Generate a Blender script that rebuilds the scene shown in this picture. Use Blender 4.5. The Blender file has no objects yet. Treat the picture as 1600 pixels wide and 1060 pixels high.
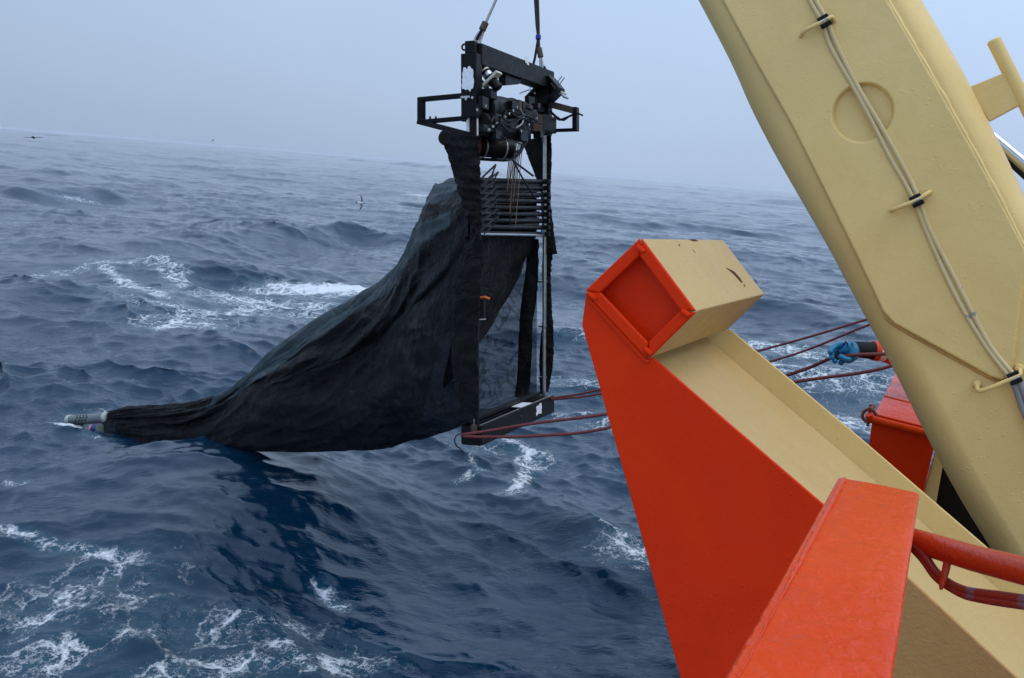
import bpy, bmesh, math, random
import numpy as np
from mathutils import Vector, Matrix, Quaternion, noise

random.seed(7)
SC = bpy.context.scene
COL = SC.collection
R = math.radians
PI = math.pi

# ------------------------------------------------------------------ camera
EYE = 3.30                      # metres above the mean sea
PITCH, ROLL, FPX = R(9.39), R(4.6), 1600.0
_f = Vector((0, math.cos(PITCH), -math.sin(PITCH)))
_r0 = Vector((1, 0, 0)); _u0 = Vector((0, math.sin(PITCH), math.cos(PITCH)))
CR = _r0 * math.cos(ROLL) + _u0 * math.sin(ROLL)
CU = -_r0 * math.sin(ROLL) + _u0 * math.cos(ROLL)
CF = _f
CAM = Vector((0, 0, EYE))
cd = bpy.data.cameras.new('camera'); cam = bpy.data.objects.new('camera', cd); COL.objects.link(cam)
cd.sensor_width = 36; cd.lens = 36; cd.clip_start = 0.05; cd.clip_end = 20000
cam.matrix_world = Matrix(((CR.x, CU.x, -CF.x, CAM.x), (CR.y, CU.y, -CF.y, CAM.y), (CR.z, CU.z, -CF.z, CAM.z), (0, 0, 0, 1)))
SC.camera = cam

# ------------------------------------------------------------------ sky and sun (thick overcast)
SUN_EL, SUN_AZ = 60, 118         # azimuth from +Y towards +X
w = bpy.data.worlds.new('World'); SC.world = w; w.use_nodes = True
nt = w.node_tree; nt.nodes.clear()
def N(t, tree=None, **kw):
    n = (tree or nt).nodes.new(t)
    for k, v in kw.items(): setattr(n, k, v)
    return n
sky = N('ShaderNodeTexSky', sky_type='NISHITA', sun_disc=False)
sky.sun_elevation = R(SUN_EL); sky.sun_rotation = R(SUN_AZ); sky.dust_density = 4; sky.air_density = 1.0
tc = N('ShaderNodeTexCoord'); sep = N('ShaderNodeSeparateXYZ'); nt.links.new(tc.outputs['Generated'], sep.inputs[0])
cl = N('ShaderNodeClamp'); nt.links.new(sep.outputs['Z'], cl.inputs['Value'])
pw = N('ShaderNodeMath', operation='POWER'); nt.links.new(cl.outputs[0], pw.inputs[0]); pw.inputs[1].default_value = 0.95
mx = N('ShaderNodeMix', data_type='RGBA'); nt.links.new(pw.outputs[0], mx.inputs[0])
mx.inputs[6].default_value = (4.85, 6.2, 8.45, 1); mx.inputs[7].default_value = (9.4, 12.6, 17.6, 1)
# faint mottling of the cloud deck
cn = N('ShaderNodeTexNoise'); cn.inputs['Scale'].default_value = 1.6; cn.inputs['Detail'].default_value = 3
nt.links.new(tc.outputs['Generated'], cn.inputs['Vector'])
cm = N('ShaderNodeMapRange'); cm.inputs[1].default_value = .3; cm.inputs[2].default_value = .7; cm.inputs[3].default_value = .90; cm.inputs[4].default_value = 1.08
nt.links.new(cn.outputs[0], cm.inputs[0])
vm = N('ShaderNodeVectorMath', operation='SCALE'); nt.links.new(mx.outputs[2], vm.inputs[0]); nt.links.new(cm.outputs[0], vm.inputs['Scale'])
nrmz = N('ShaderNodeVectorMath', operation='NORMALIZE'); nt.links.new(tc.outputs['Generated'], nrmz.inputs[0])
dt = N('ShaderNodeVectorMath', operation='DOT_PRODUCT'); nt.links.new(nrmz.outputs[0], dt.inputs[0])
dt.inputs[1].default_value = (math.sin(R(SUN_AZ)), math.cos(R(SUN_AZ)), 0)
gl = N('ShaderNodeMapRange'); gl.inputs[1].default_value = -1; gl.inputs[2].default_value = 1; gl.inputs[3].default_value = .80; gl.inputs[4].default_value = 1.32
nt.links.new(dt.outputs['Value'], gl.inputs[0])
vm_ = N('ShaderNodeVectorMath', operation='SCALE'); nt.links.new(vm.outputs[0], vm_.inputs[0]); nt.links.new(gl.outputs[0], vm_.inputs['Scale']); vm = vm_
m2 = N('ShaderNodeMix', data_type='RGBA'); m2.inputs[0].default_value = .88
nt.links.new(sky.outputs[0], m2.inputs[6]); nt.links.new(vm.outputs[0], m2.inputs[7])
bg = N('ShaderNodeBackground'); bg.inputs['Strength'].default_value = 0.1
nt.links.new(m2.outputs[2], bg.inputs['Color'])
wo = N('ShaderNodeOutputWorld'); nt.links.new(bg.outputs[0], wo.inputs['Surface'])

sd = bpy.data.lights.new('sun', 'SUN'); sun = bpy.data.objects.new('sun', sd); COL.objects.link(sun)
sd.energy = 1.1; sd.angle = R(34); sd.color = (1, .90, .76)
sdir = Vector((math.cos(R(SUN_EL)) * math.sin(R(SUN_AZ)), math.cos(R(SUN_EL)) * math.cos(R(SUN_AZ)), math.sin(R(SUN_EL))))
sun.rotation_euler = sdir.to_track_quat('Z', 'Y').to_euler()
sun.location = (0, 0, 30)

SC.view_settings.view_transform = 'Standard'; SC.view_settings.look = 'None'
SC.view_settings.exposure = 0.0; SC.view_settings.gamma = 1; SC.view_settings.use_curve_mapping = False
SC.render.engine = 'CYCLES'
SC.cycles.use_denoising = True
SC.cycles.max_bounces = 8; SC.cycles.transparent_max_bounces = 16; SC.cycles.volume_bounces = 1
SC.cycles.use_adaptive_sampling = True; SC.cycles.adaptive_threshold = 0.01

# ------------------------------------------------------------------ geometry helpers
def ray(px, py): return CR * ((px - 800) / FPX) - CU * ((py - 530) / FPX) + CF
def P(px, py, d): return CAM + ray(px, py) * d
def hit(px, py, n, c):
    """point where the sight line meets the plane (x-CAM).n = c"""
    r = ray(px, py); return CAM + r * (c / r.dot(n))
def on_sea(px, py, z=0.0):
    r = ray(px, py); return CAM + r * ((z - EYE) / r.z)

class MB:
    def __init__(s): s.v = []; s.f = []; s.mi = []
    def add(s, vs, fs, m=0):
        o = len(s.v); s.v += [Vector(x) for x in vs]; s.f += [tuple(i + o for i in f) for f in fs]; s.mi += [m] * len(fs)
        return s
    def box(s, c, a, b, d, m=0):
        vs = [c + a * i + b * j + d * k for i in (-1, 1) for j in (-1, 1) for k in (-1, 1)]
        return s.add(vs, [(0, 1, 3, 2), (4, 6, 7, 5), (0, 4, 5, 1), (2, 3, 7, 6), (0, 2, 6, 4), (1, 5, 7, 3)], m)
    def beam(s, p0, p1, wv, hv, m=0):
        """box from p0 to p1 with half-section vectors"""
        return s.box((p0 + p1) / 2, (p1 - p0) / 2, wv, hv, m)
    def prism(s, poly, ext, m=0):
        n = len(poly); vs = list(poly) + [p + ext for p in poly]
        fs = [tuple(range(n)), tuple(range(2 * n - 1, n - 1, -1))] + [(i, i + n, (i + 1) % n + n, (i + 1) % n) for i in range(n)]
        return s.add(vs, fs, m)
    def tube(s, pts, r, n=8, m=0, caps=True):
        pts = [Vector(p) for p in pts]; rs = r if isinstance(r, (list, tuple)) else [r] * len(pts)
        rings = []; prev = None
        for i, p in enumerate(pts):
            t = (pts[min(i + 1, len(pts) - 1)] - pts[max(i - 1, 0)]).normalized()
            if prev is None:
                a = t.orthogonal().normalized()
            else:
                a = (prev - t * prev.dot(t)); a = a.normalized() if a.length > 1e-6 else t.orthogonal().normalized()
            prev = a; b = t.cross(a)
            rings.append([p + (a * math.cos(2 * PI * k / n) + b * math.sin(2 * PI * k / n)) * rs[i] for k in range(n)])
        vs = [q for ring in rings for q in ring]; fs = []
        for i in range(len(rings) - 1):
            for k in range(n):
                fs.append((i * n + k, i * n + (k + 1) % n, (i + 1) * n + (k + 1) % n, (i + 1) * n + k))
        if caps:
            fs.append(tuple(range(n - 1, -1, -1))); fs.append(tuple((len(rings) - 1) * n + k for k in range(n)))
        return s.add(vs, fs, m)
    def cyl(s, p0, p1, r, n=14, m=0, bev=None):
        bev = r * .12 if bev is None else bev
        d = (p1 - p0).normalized()
        return s.tube([p0, p0 + d * .0005, p0 + d * bev, p1 - d * bev, p1 - d * .0005, p1], [.001, r - bev, r, r, r - bev, .001], n, m)
    def loop(s, c, a, b, R_, r, n=20, k=8, m=0, arc=(0, 2 * PI)):
        full = arc[1] - arc[0] > 6.28; q = []
        cnt = n + (0 if full else 1)
        pts = [c + a * math.cos(arc[0] + (arc[1] - arc[0]) * i / n) * R_ + b * math.sin(arc[0] + (arc[1] - arc[0]) * i / n) * R_ for i in range(n + 1)]
        return s.tube(pts, r, k, m)
    def grid(s, g, m=0, flip=False, closed=False):
        h, wd = len(g), len(g[0]); vs = [p for row in g for p in row]; fs = []
        for i in range(h - 1):
            for j in range(wd if closed else wd - 1):
                jj = (j + 1) % wd
                q = (i * wd + j, i * wd + jj, (i + 1) * wd + jj, (i + 1) * wd + j)
                fs.append(q[::-1] if flip else q)
        return s.add(vs, fs, m)
    def build(s, name, mats, parent=None, smooth=False, bevel=0.0, seg=2, sharp=40, recalc=True):
        me = bpy.data.meshes.new(name); o = bpy.data.objects.new(name, me); COL.objects.link(o)
        org = Vector((0, 0, 0))
        if parent is not None:
            o.parent = parent; org = root_origin(parent)
        elif s.v:
            xs = [v.x for v in s.v]; ys = [v.y for v in s.v]; zs = [v.z for v in s.v]
            org = Vector(((min(xs) + max(xs)) / 2, (min(ys) + max(ys)) / 2, min(zs))); o.location = org
        o['org'] = tuple(org)
        me.from_pydata([v - org for v in s.v], [], s.f)
        for mt in (mats if isinstance(mats, (list, tuple)) else [mats]): me.materials.append(mt)
        me.polygons.foreach_set('material_index', s.mi)
        bm = bmesh.new(); bm.from_mesh(me)
        if recalc: bmesh.ops.recalc_face_normals(bm, faces=bm.faces)
        if smooth:
            for f in bm.faces: f.smooth = True
            for e in bm.edges:
                if len(e.link_faces) == 2 and e.calc_face_angle(0) > R(sharp): e.smooth = False
        bm.to_mesh(me); bm.free(); me.update()
        if bevel:
            b = o.modifiers.new('bevel', 'BEVEL'); b.width = bevel; b.segments = seg; b.limit_method = 'ANGLE'; b.angle_limit = R(35)
        return o
def root_origin(o):
    return Vector(o['org']) if 'org' in o else Vector((0, 0, 0))
def tag(o, label, cat, group=None, kind=None):
    o['label'] = label; o['category'] = cat
    if group: o['group'] = group
    if kind: o['kind'] = kind
    return o
def thing(name, loc, label, cat, group=None):
    o = bpy.data.objects.new(name, None); COL.objects.link(o); o.location = loc; o['org'] = tuple(loc)
    o.empty_display_size = .1
    return tag(o, label, cat, group)

def smooth_path(pts, n=8):
    """Catmull-Rom through pts"""
    pts = [Vector(p) for p in pts]; out = []
    for i in range(len(pts) - 1):
        p0 = pts[max(i - 1, 0)]; p1 = pts[i]; p2 = pts[i + 1]; p3 = pts[min(i + 2, len(pts) - 1)]
        for k in range(n):
            t = k / n
            out.append(.5 * ((2 * p1) + (p2 - p0) * t + (2 * p0 - 5 * p1 + 4 * p2 - p3) * t * t + (3 * p1 - p0 - 3 * p2 + p3) * t ** 3))
    out.append(pts[-1]); return out

# ------------------------------------------------------------------ materials
def mat(name):
    m = bpy.data.materials.new(name); m.use_nodes = True; t = m.node_tree
    b = t.nodes['Principled BSDF']; return m, t, b, t.nodes['Material Output']
def lk(t, a, b): t.links.new(a, b)
def nz(t, vec, scale, detail=4, rough=.55, dist=0.0):
    n = t.nodes.new('ShaderNodeTexNoise'); n.inputs['Scale'].default_value = scale; n.inputs['Detail'].default_value = detail
    n.inputs['Roughness'].default_value = rough; n.inputs['Distortion'].default_value = dist
    if vec is not None: lk(t, vec, n.inputs['Vector'])
    return n
def mr(t, val, a, b, c, d, smooth=False):
    n = t.nodes.new('ShaderNodeMapRange'); 
    if smooth: n.interpolation_type = 'SMOOTHSTEP'
    for i, x in enumerate((a, b, c, d)): n.inputs[1 + i].default_value = x
    lk(t, val, n.inputs[0]); return n.outputs[0]
def mixc(t, fac, a, b):
    n = t.nodes.new('ShaderNodeMix'); n.data_type = 'RGBA'
    for s, x in ((0, fac), (6, a), (7, b)):
        if isinstance(x, (int, float)): n.inputs[s].default_value = x
        elif isinstance(x, tuple): n.inputs[s].default_value = (*x, 1)
        else: lk(t, x, n.inputs[s])
    return n.outputs[2]
def mth(t, op, a, b=None):
    n = t.nodes.new('ShaderNodeMath'); n.operation = op
    for i, x in enumerate((a, b)):
        if x is None: continue
        if isinstance(x, (int, float)): n.inputs[i].default_value = x
        else: lk(t, x, n.inputs[i])
    return n.outputs[0]
def bump(t, h, strength, dist, prev=None):
    n = t.nodes.new('ShaderNodeBump'); n.inputs['Strength'].default_value = strength; n.inputs['Distance'].default_value = dist
    lk(t, h, n.inputs['Height'])
    if prev is not None: lk(t, prev, n.inputs['Normal'])
    return n.outputs[0]
def objc(t):
    return t.nodes.new('ShaderNodeTexCoord').outputs['Object']

def paint(name, col, col2, rough=.35, wr_scale=25, wr=.4, drops=.5, chips=None, chip_amt=.0, grime=.25, stretch=None, spec=.10):
    """brushed-on marine paint: uneven film, drips, dirt, rain drops"""
    m, t, b, out = mat(name); v = objc(t)
    n1 = nz(t, v, 2.0, 8, .72, .5); n2 = nz(t, v, 14, 4, .6)
    c = mixc(t, mr(t, n1.outputs[0], .35, .7, 0, 1), col, col2)
    g = nz(t, v, 5.5, 8, .68, .4)
    c = mixc(t, mr(t, g.outputs[0], .60, .82, 0, grime), c, tuple(x * .45 for x in col2))
    if chips:
        ch = nz(t, v, 38, 5, .6, .3); c = mixc(t, mr(t, ch.outputs[0], .74 - chip_amt, .76 - chip_amt, 0, 1), c, chips)
    lk(t, c, b.inputs['Base Color'])
    lk(t, mr(t, n2.outputs[0], .3, .75, rough * .75, rough * 1.35), b.inputs['Roughness'])
    b.inputs['Specular IOR Level'].default_value = spec
    vv = v
    if stretch:
        mp = t.nodes.new('ShaderNodeMapping'); mp.inputs['Scale'].default_value = stretch; lk(t, v, mp.inputs['Vector']); vv = mp.outputs[0]
    w1 = nz(t, vv, wr_scale, 3, .55, .6)
    nb = bump(t, w1.outputs[0], wr, .004)
    w2 = nz(t, v, 130, 3, .65); nb = bump(t, w2.outputs[0], .5, .0016, nb)
    if drops:
        vo = t.nodes.new('ShaderNodeTexVoronoi'); vo.inputs['Scale'].default_value = 34; lk(t, v, vo.inputs['Vector'])
        gate = nz(t, v, 3, 2); 
        d = mth(t, 'MULTIPLY', mr(t, vo.outputs['Distance'], .05, .22, 1, 0, True), mr(t, gate.outputs[0], .45, .62, 0, 1))
        nb = bump(t, d, drops, .003, nb)
    lk(t, nb, b.inputs['Normal'])
    return m

M = {}
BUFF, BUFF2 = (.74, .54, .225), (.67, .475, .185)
ORG, ORG2 = (.66, .030, .001), (.58, .022, .001)
M['buff'] = paint('cream_paint', BUFF, BUFF2, .42, 22, .35, .5, grime=.12, chips=(.25, .13, .05), chip_amt=-.045)
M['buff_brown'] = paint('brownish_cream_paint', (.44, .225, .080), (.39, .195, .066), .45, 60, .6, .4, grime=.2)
M['buff_rough'] = paint('cream_paint_textured', (.56, .40, .185), (.51, .355, .155), .4, 90, .6, .6, grime=.16, chips=(.12, .05, .03), chip_amt=-.03)
M['orange'] = paint('orange_paint', ORG, ORG2, .34, 16, .35, .55, grime=.28, chips=(.16, .05, .03), chip_amt=-.045)
M['orange_thick'] = paint('thick_orange_paint', (.66, .052, .002), (.57, .036, .001), .24, 34, 1.25, .25, grime=.25, chips=(.22, .10, .08), chip_amt=-.06, stretch=(1.2, .6, 1), spec=.08)
M['weld_stain'] = paint('stained_weld_paint', (.52, .34, .13), (.42, .26, .10), .5, 60, .6, 0)
M['rail_paint'] = paint('brick_red_paint', (.46, .046, .012), (.38, .034, .009), .3, 70, .6, .2, grime=.35, spec=.3)

def plain(name, col, rough=.5, metal=0.0, var=.25, nscale=18, bmp=.2, spec=.3):
    m, t, b, out = mat(name); v = objc(t); n = nz(t, v, nscale, 5, .6)
    lk(t, mixc(t, mr(t, n.outputs[0], .3, .7, 0, 1), tuple(x * (1 - var) for x in col), tuple(min(1, x * (1 + var)) for x in col)), b.inputs['Base Color'])
    b.inputs['Metallic'].default_value = metal; b.inputs['Specular IOR Level'].default_value = spec
    lk(t, mr(t, n.outputs[0], .3, .7, rough * .8, min(1, rough * 1.25)), b.inputs['Roughness'])
    if bmp: lk(t, bump(t, nz(t, v, nscale * 6, 3).outputs[0], bmp, .002), b.inputs['Normal'])
    return m
M['black'] = plain('black_anodised_metal', (.0042, .0046, .006), .42, 0, .4, 20, .2, .14)
M['black_worn'] = plain('worn_black_metal', (.0075, .0078, .0085), .5, 0, .5, 30, .4, .15)
M['steel'] = plain('wet_steel', (.42, .43, .44), .32, .9, .2, 30)
M['galv'] = plain('galvanised_wire', (.33, .33, .33), .45, .6, .3, 120, .6)
M['white_rod'] = plain('white_plastic', (.66, .67, .66), .4, 0, .12, 20)
M['label_white'] = plain('white_sticker', (.72, .74, .80), .5, 0, .12, 60, .1)
M['cream_plastic'] = plain('cream_plastic', (.52, .50, .43), .45, 0, .15, 30)
M['rust_cap'] = plain('rusty_red_cap', (.20, .045, .025), .5, 0, .4, 40)
M['brown_fin'] = plain('brown_rusty_fins', (.075, .05, .038), .6, .2, .4, 50)
M['cloth_grey'] = plain('grey_net_cloth', (.20, .21, .235), .7, 0, .45, 14)
M['orange_tape'] = plain('orange_tape', (.75, .16, .03), .45, 0, .1)
M['blue_tape'] = plain('blue_tape', (.01, .03, .22), .4, 0, .2)
M['cord'] = plain('dark_cord', (.012, .012, .014), .6, 0, .3, 60)
M['tan_line'] = plain('tan_line', (.16, .11, .08), .7, 0, .3, 60)
M['void'] = plain('shaded_gap_black', (.006, .005, .004), .8, 0, .4, 20)
M['ram'] = plain('polished_ram_steel', (.55, .57, .6), .18, 1.0, .1)
M['grey_pvc'] = plain('grey_pvc', (.13, .15, .15), .35, 0, .2, 25)
M['pale_band'] = plain('pale_band', (.36, .40, .37), .4, 0, .1)
M['blue_band'] = plain('blue_band', (.010, .035, .14), .4, 0, .2)
M['red_band'] = plain('pink_red_stripe', (.62, .20, .18), .45)
M['hole'] = plain('dark_hole', (.008, .01, .01), .8)
def rope_mat(name, c1, c2, fleck):
    m, t, b, out = mat(name); v = objc(t)
    n = nz(t, v, 40, 3); f = nz(t, v, 220, 2)
    c = mixc(t, mr(t, n.outputs[0], .35, .65, 0, 1), c1, c2); c = mixc(t, mr(t, f.outputs[0], .58, .66, 0, .55), c, fleck)
    lk(t, c, b.inputs['Base Color']); b.inputs['Roughness'].default_value = .6
    wv = t.nodes.new('ShaderNodeTexWave'); wv.inputs['Scale'].default_value = 40; wv.bands_direction = 'DIAGONAL'; lk(t, v, wv.inputs['Vector'])
    lk(t, bump(t, wv.outputs[0], .5, .004), b.inputs['Normal']); return m
M['rope'] = rope_mat('red_braided_rope', (.16, .022, .022), (.11, .016, .018), (.32, .10, .09))
M['rope_dark'] = rope_mat('dark_red_rope', (.075, .020, .020), (.055, .016, .018), (.18, .06, .05))

# cable with grey paint-bare patches
def cable_mat(name, c, bare, amt):
    m, t, b, out = mat(name); v = objc(t)
    n = nz(t, v, 16, 4, .6); lk(t, mixc(t, mr(t, n.outputs[0], amt, amt + .02, 0, 1), c, bare), b.inputs['Base Color'])
    b.inputs['Roughness'].default_value = .45
    lk(t, bump(t, nz(t, v, 60, 3).outputs[0], .3, .003), b.inputs['Normal']); return m
M['cable_buff'] = cable_mat('cable_cream_painted', (.55, .42, .20), (.20, .20, .22), .70)
M['cable_chipped'] = cable_mat('cable_chipped_paint', (.57, .45, .23), (.20, .19, .22), .585)
M['cable_bare'] = cable_mat('cable_bare_grey', (.22, .21, .23), (.40, .32, .18), .64)
M['cable_rail'] = cable_mat('cable_red_painted', (.26, .045, .025), (.17, .15, .18), .56)

# net cloth: woven mesh that lets a share of the light straight through
def cloth(name, col, col2, through, sheen=.0, fold=1.0):
    m, t, b, out = mat(name); v = objc(t)
    n = nz(t, v, 2.2, 5, .6); lk(t, mixc(t, mr(t, n.outputs[0], .35, .7, 0, 1), col, col2), b.inputs['Base Color'])
    lk(t, mr(t, nz(t, v, 9, 4).outputs[0], .35, .65, .34, .6), b.inputs['Roughness']); b.inputs['Specular IOR Level'].default_value = .12
    b.inputs['Sheen Weight'].default_value = sheen; b.inputs['Sheen Roughness'].default_value = .5
    mp = t.nodes.new('ShaderNodeMapping'); mp.inputs['Scale'].default_value = (1, 1, 1); lk(t, v, mp.inputs['Vector'])
    r1 = nz(t, mp.outputs[0], 5, 6, .66, 1.6); r2 = nz(t, v, 26, 3, .6, .8)
    rid = mth(t, 'ABSOLUTE', mth(t, 'SUBTRACT', r1.outputs[0], .5))
    nb = bump(t, rid, 1.0 * fold, -.11); nb = bump(t, r2.outputs[0], .5, .012, nb); lk(t, nb, b.inputs['Normal'])
    if through:
        tr = t.nodes.new('ShaderNodeBsdfTransparent'); ms = t.nodes.new('ShaderNodeMixShader')
        tr.inputs[0].default_value = (.92, .96, 1, 1)
        th = mr(t, nz(t, v, 3.5, 4, .6, 1.2).outputs[0], .3, .7, through * .8, min(.95, through * 1.15))
        if through > .2:                                          # creases where the mesh lies double
            cr1 = nz(t, v, 2.6, 3, .6, .7); ln = mr(t, mth(t, 'ABSOLUTE', mth(t, 'SUBTRACT', cr1.outputs[0], .5)), .002, .035, .50, 1.0, True)
            th = mth(t, 'MULTIPLY', th, ln)
        lk(t, th, ms.inputs[0]); lk(t, b.outputs[0], ms.inputs[1]); lk(t, tr.outputs[0], ms.inputs[2]); lk(t, ms.outputs[0], out.inputs['Surface'])
    return m
M['net_fine'] = cloth('fine_net_mesh', (.0055, .006, .008), (.010, .012, .016), .34)
M['net_near'] = cloth('near_net_mesh', (.0028, .003, .004), (.008, .0088, .011), .12, fold=1.3)
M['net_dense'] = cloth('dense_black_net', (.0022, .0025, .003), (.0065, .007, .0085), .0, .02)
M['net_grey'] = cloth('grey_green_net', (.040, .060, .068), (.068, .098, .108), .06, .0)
M['sleeve'] = cloth('black_canvas', (.0045, .005, .0055), (.0085, .009, .0095), 0, .03)

# ------------------------------------------------------------------ the sea
def fft_patch(seed, n, L, lmin, lmax, wind, swellness, A, rot=0.0):
    wind = (math.cos(rot) * wind[0] + math.sin(rot) * wind[1], -math.sin(rot) * wind[0] + math.cos(rot) * wind[1])
    rng = np.random.default_rng(seed)
    k1 = np.fft.fftfreq(n, d=L / n) * 2 * PI
    kx, ky = np.meshgrid(k1, k1, indexing='ij'); k = np.hypot(kx, ky); k[0, 0] = 1e-6
    cosw = (kx * wind[0] + ky * wind[1]) / k
    sp = A * k ** -3.75 * (np.abs(cosw) ** (2 * swellness) * .9 + .1)
    sp *= ((2 * PI / k) >= lmin) * ((2 * PI / k) < lmax); sp[0, 0] = 0
    amp = np.sqrt(sp) * (2 * PI / L)
    ph = (rng.standard_normal((n, n)) + 1j * rng.standard_normal((n, n))) * amp
    h = np.fft.ifft2(ph) * n * n
    dx = np.fft.ifft2(1j * kx / k * ph) * n * n
    dy = np.fft.ifft2(1j * ky / k * ph) * n * n
    return h.real, dx.real, dy.real
def scaled(p, rms):
    k_ = rms / p[0].std(); return tuple(q * k_ for q in p)
def samp(p, x, y, n, L, rot):
    c, s_ = math.cos(rot), math.sin(rot)
    u = ((c * x + s_ * y) / L * n) % n; v = ((-s_ * x + c * y) / L * n) % n
    i = np.floor(u).astype(np.int64); j = np.floor(v).astype(np.int64); fu = u - i; fv = v - j
    i %= n; j %= n; i2 = (i + 1) % n; j2 = (j + 1) % n
    o = [q[i, j] * (1 - fu) * (1 - fv) + q[i2, j] * fu * (1 - fv) + q[i, j2] * (1 - fu) * fv + q[i2, j2] * fu * fv for q in p]
    return o[0], c * o[1] - s_ * o[2], s_ * o[1] + c * o[2]
def vnoise(x, y, scale, seed):
    rng = np.random.default_rng(seed); g = rng.random((128, 128)); u = (x * scale) % 128; v = (y * scale) % 128
    i = u.astype(int); j = v.astype(int); fu = u - i; fv = v - j; fu = fu * fu * (3 - 2 * fu); fv = fv * fv * (3 - 2 * fv)
    i %= 128; j %= 128; i2 = (i + 1) % 128; j2 = (j + 1) % 128
    return g[i, j] * (1 - fu) * (1 - fv) + g[i2, j] * fu * (1 - fv) + g[i, j2] * (1 - fu) * fv + g[i2, j2] * fu * fv

def calm_zone(x, y):
    q = np.zeros_like(x)
    for px, py, rx, ry in ((280, 740, 1.7, 1.8), (400, 800, 1.7, 1.7), (500, 870, 1.5, 1.4), (620, 950, 1.3, 1.0)):
        c = on_sea(px, py); q = np.maximum(q, np.exp(-(((x - c.x) / rx) ** 2 + ((y - c.y) / ry) ** 2) ** 1.5))
    return np.clip(q * (.85 + .7 * vnoise(x + .4 * y, y, .9, 5)), 0, 1)
WD = (math.cos(R(-118)), math.sin(R(-118)))       # the wind blows towards the camera and left
BANDS = [  # seed, n, L, lmin, lmax, chop, rot
    (11, 256, 331., 14., 160., 1.0, .3),
    (5, 256, 89., 3.6, 14., 1.5, -.55),
    (23, 256, 23.7, 1.0, 3.6, 1.5, .9),
    (31, 256, 6.3, .24, 1.0, 1.3, .1),
    (47, 256, 2.1, .08, .24, .8, -.8)]
AMP = 0.00038
PATCH = [fft_patch(b[0], b[1], b[2], b[3], b[4], WD, 1.6 if b[4] > 20 else (2.4 if b[4] > 3 else 1.4), AMP, b[6]) for b in BANDS]
PATCH = [scaled(p, r_) for p, r_ in zip(PATCH, (.36, .070, .037, .0190, .0042))]
def sea_disp(x, y, step):
    Z = np.zeros_like(x); DX = np.zeros_like(x); DY = np.zeros_like(x)
    cz = calm_zone(x, y)
    gust = .30 + 1.35 * (.6 * vnoise(x, y, .16, 3) + .4 * vnoise(x + .6 * y, y, .45, 8))
    for b, p in zip(BANDS, PATCH):
        fade = np.clip((b[4] * .30 / np.maximum(step, 1e-6)) - .5, 0, 1)
        h, dx, dy = samp(p, x, y, b[1], b[2], b[6])
        if b[4] < 1.5: fade = fade * gust ** 1.3
        elif b[4] < 5: fade = fade * (.45 + .55 * gust)
        if b[4] < 100: fade = fade * (1 - (.80 if b[4] > 1.5 else .35) * cz)
        Z += h * fade; DX += dx * fade * b[5]; DY += dy * fade * b[5]
    return Z, DX, DY
COD = on_sea(138, 668)
_z0 = sea_disp(np.array([COD.x + .2 * i for i in range(-3, 4)]), np.array([COD.y + .2 * i for i in range(-3, 4)]), np.full(7, .02))[0].mean()
SEA0 = -float(_z0) + 0.015

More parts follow.
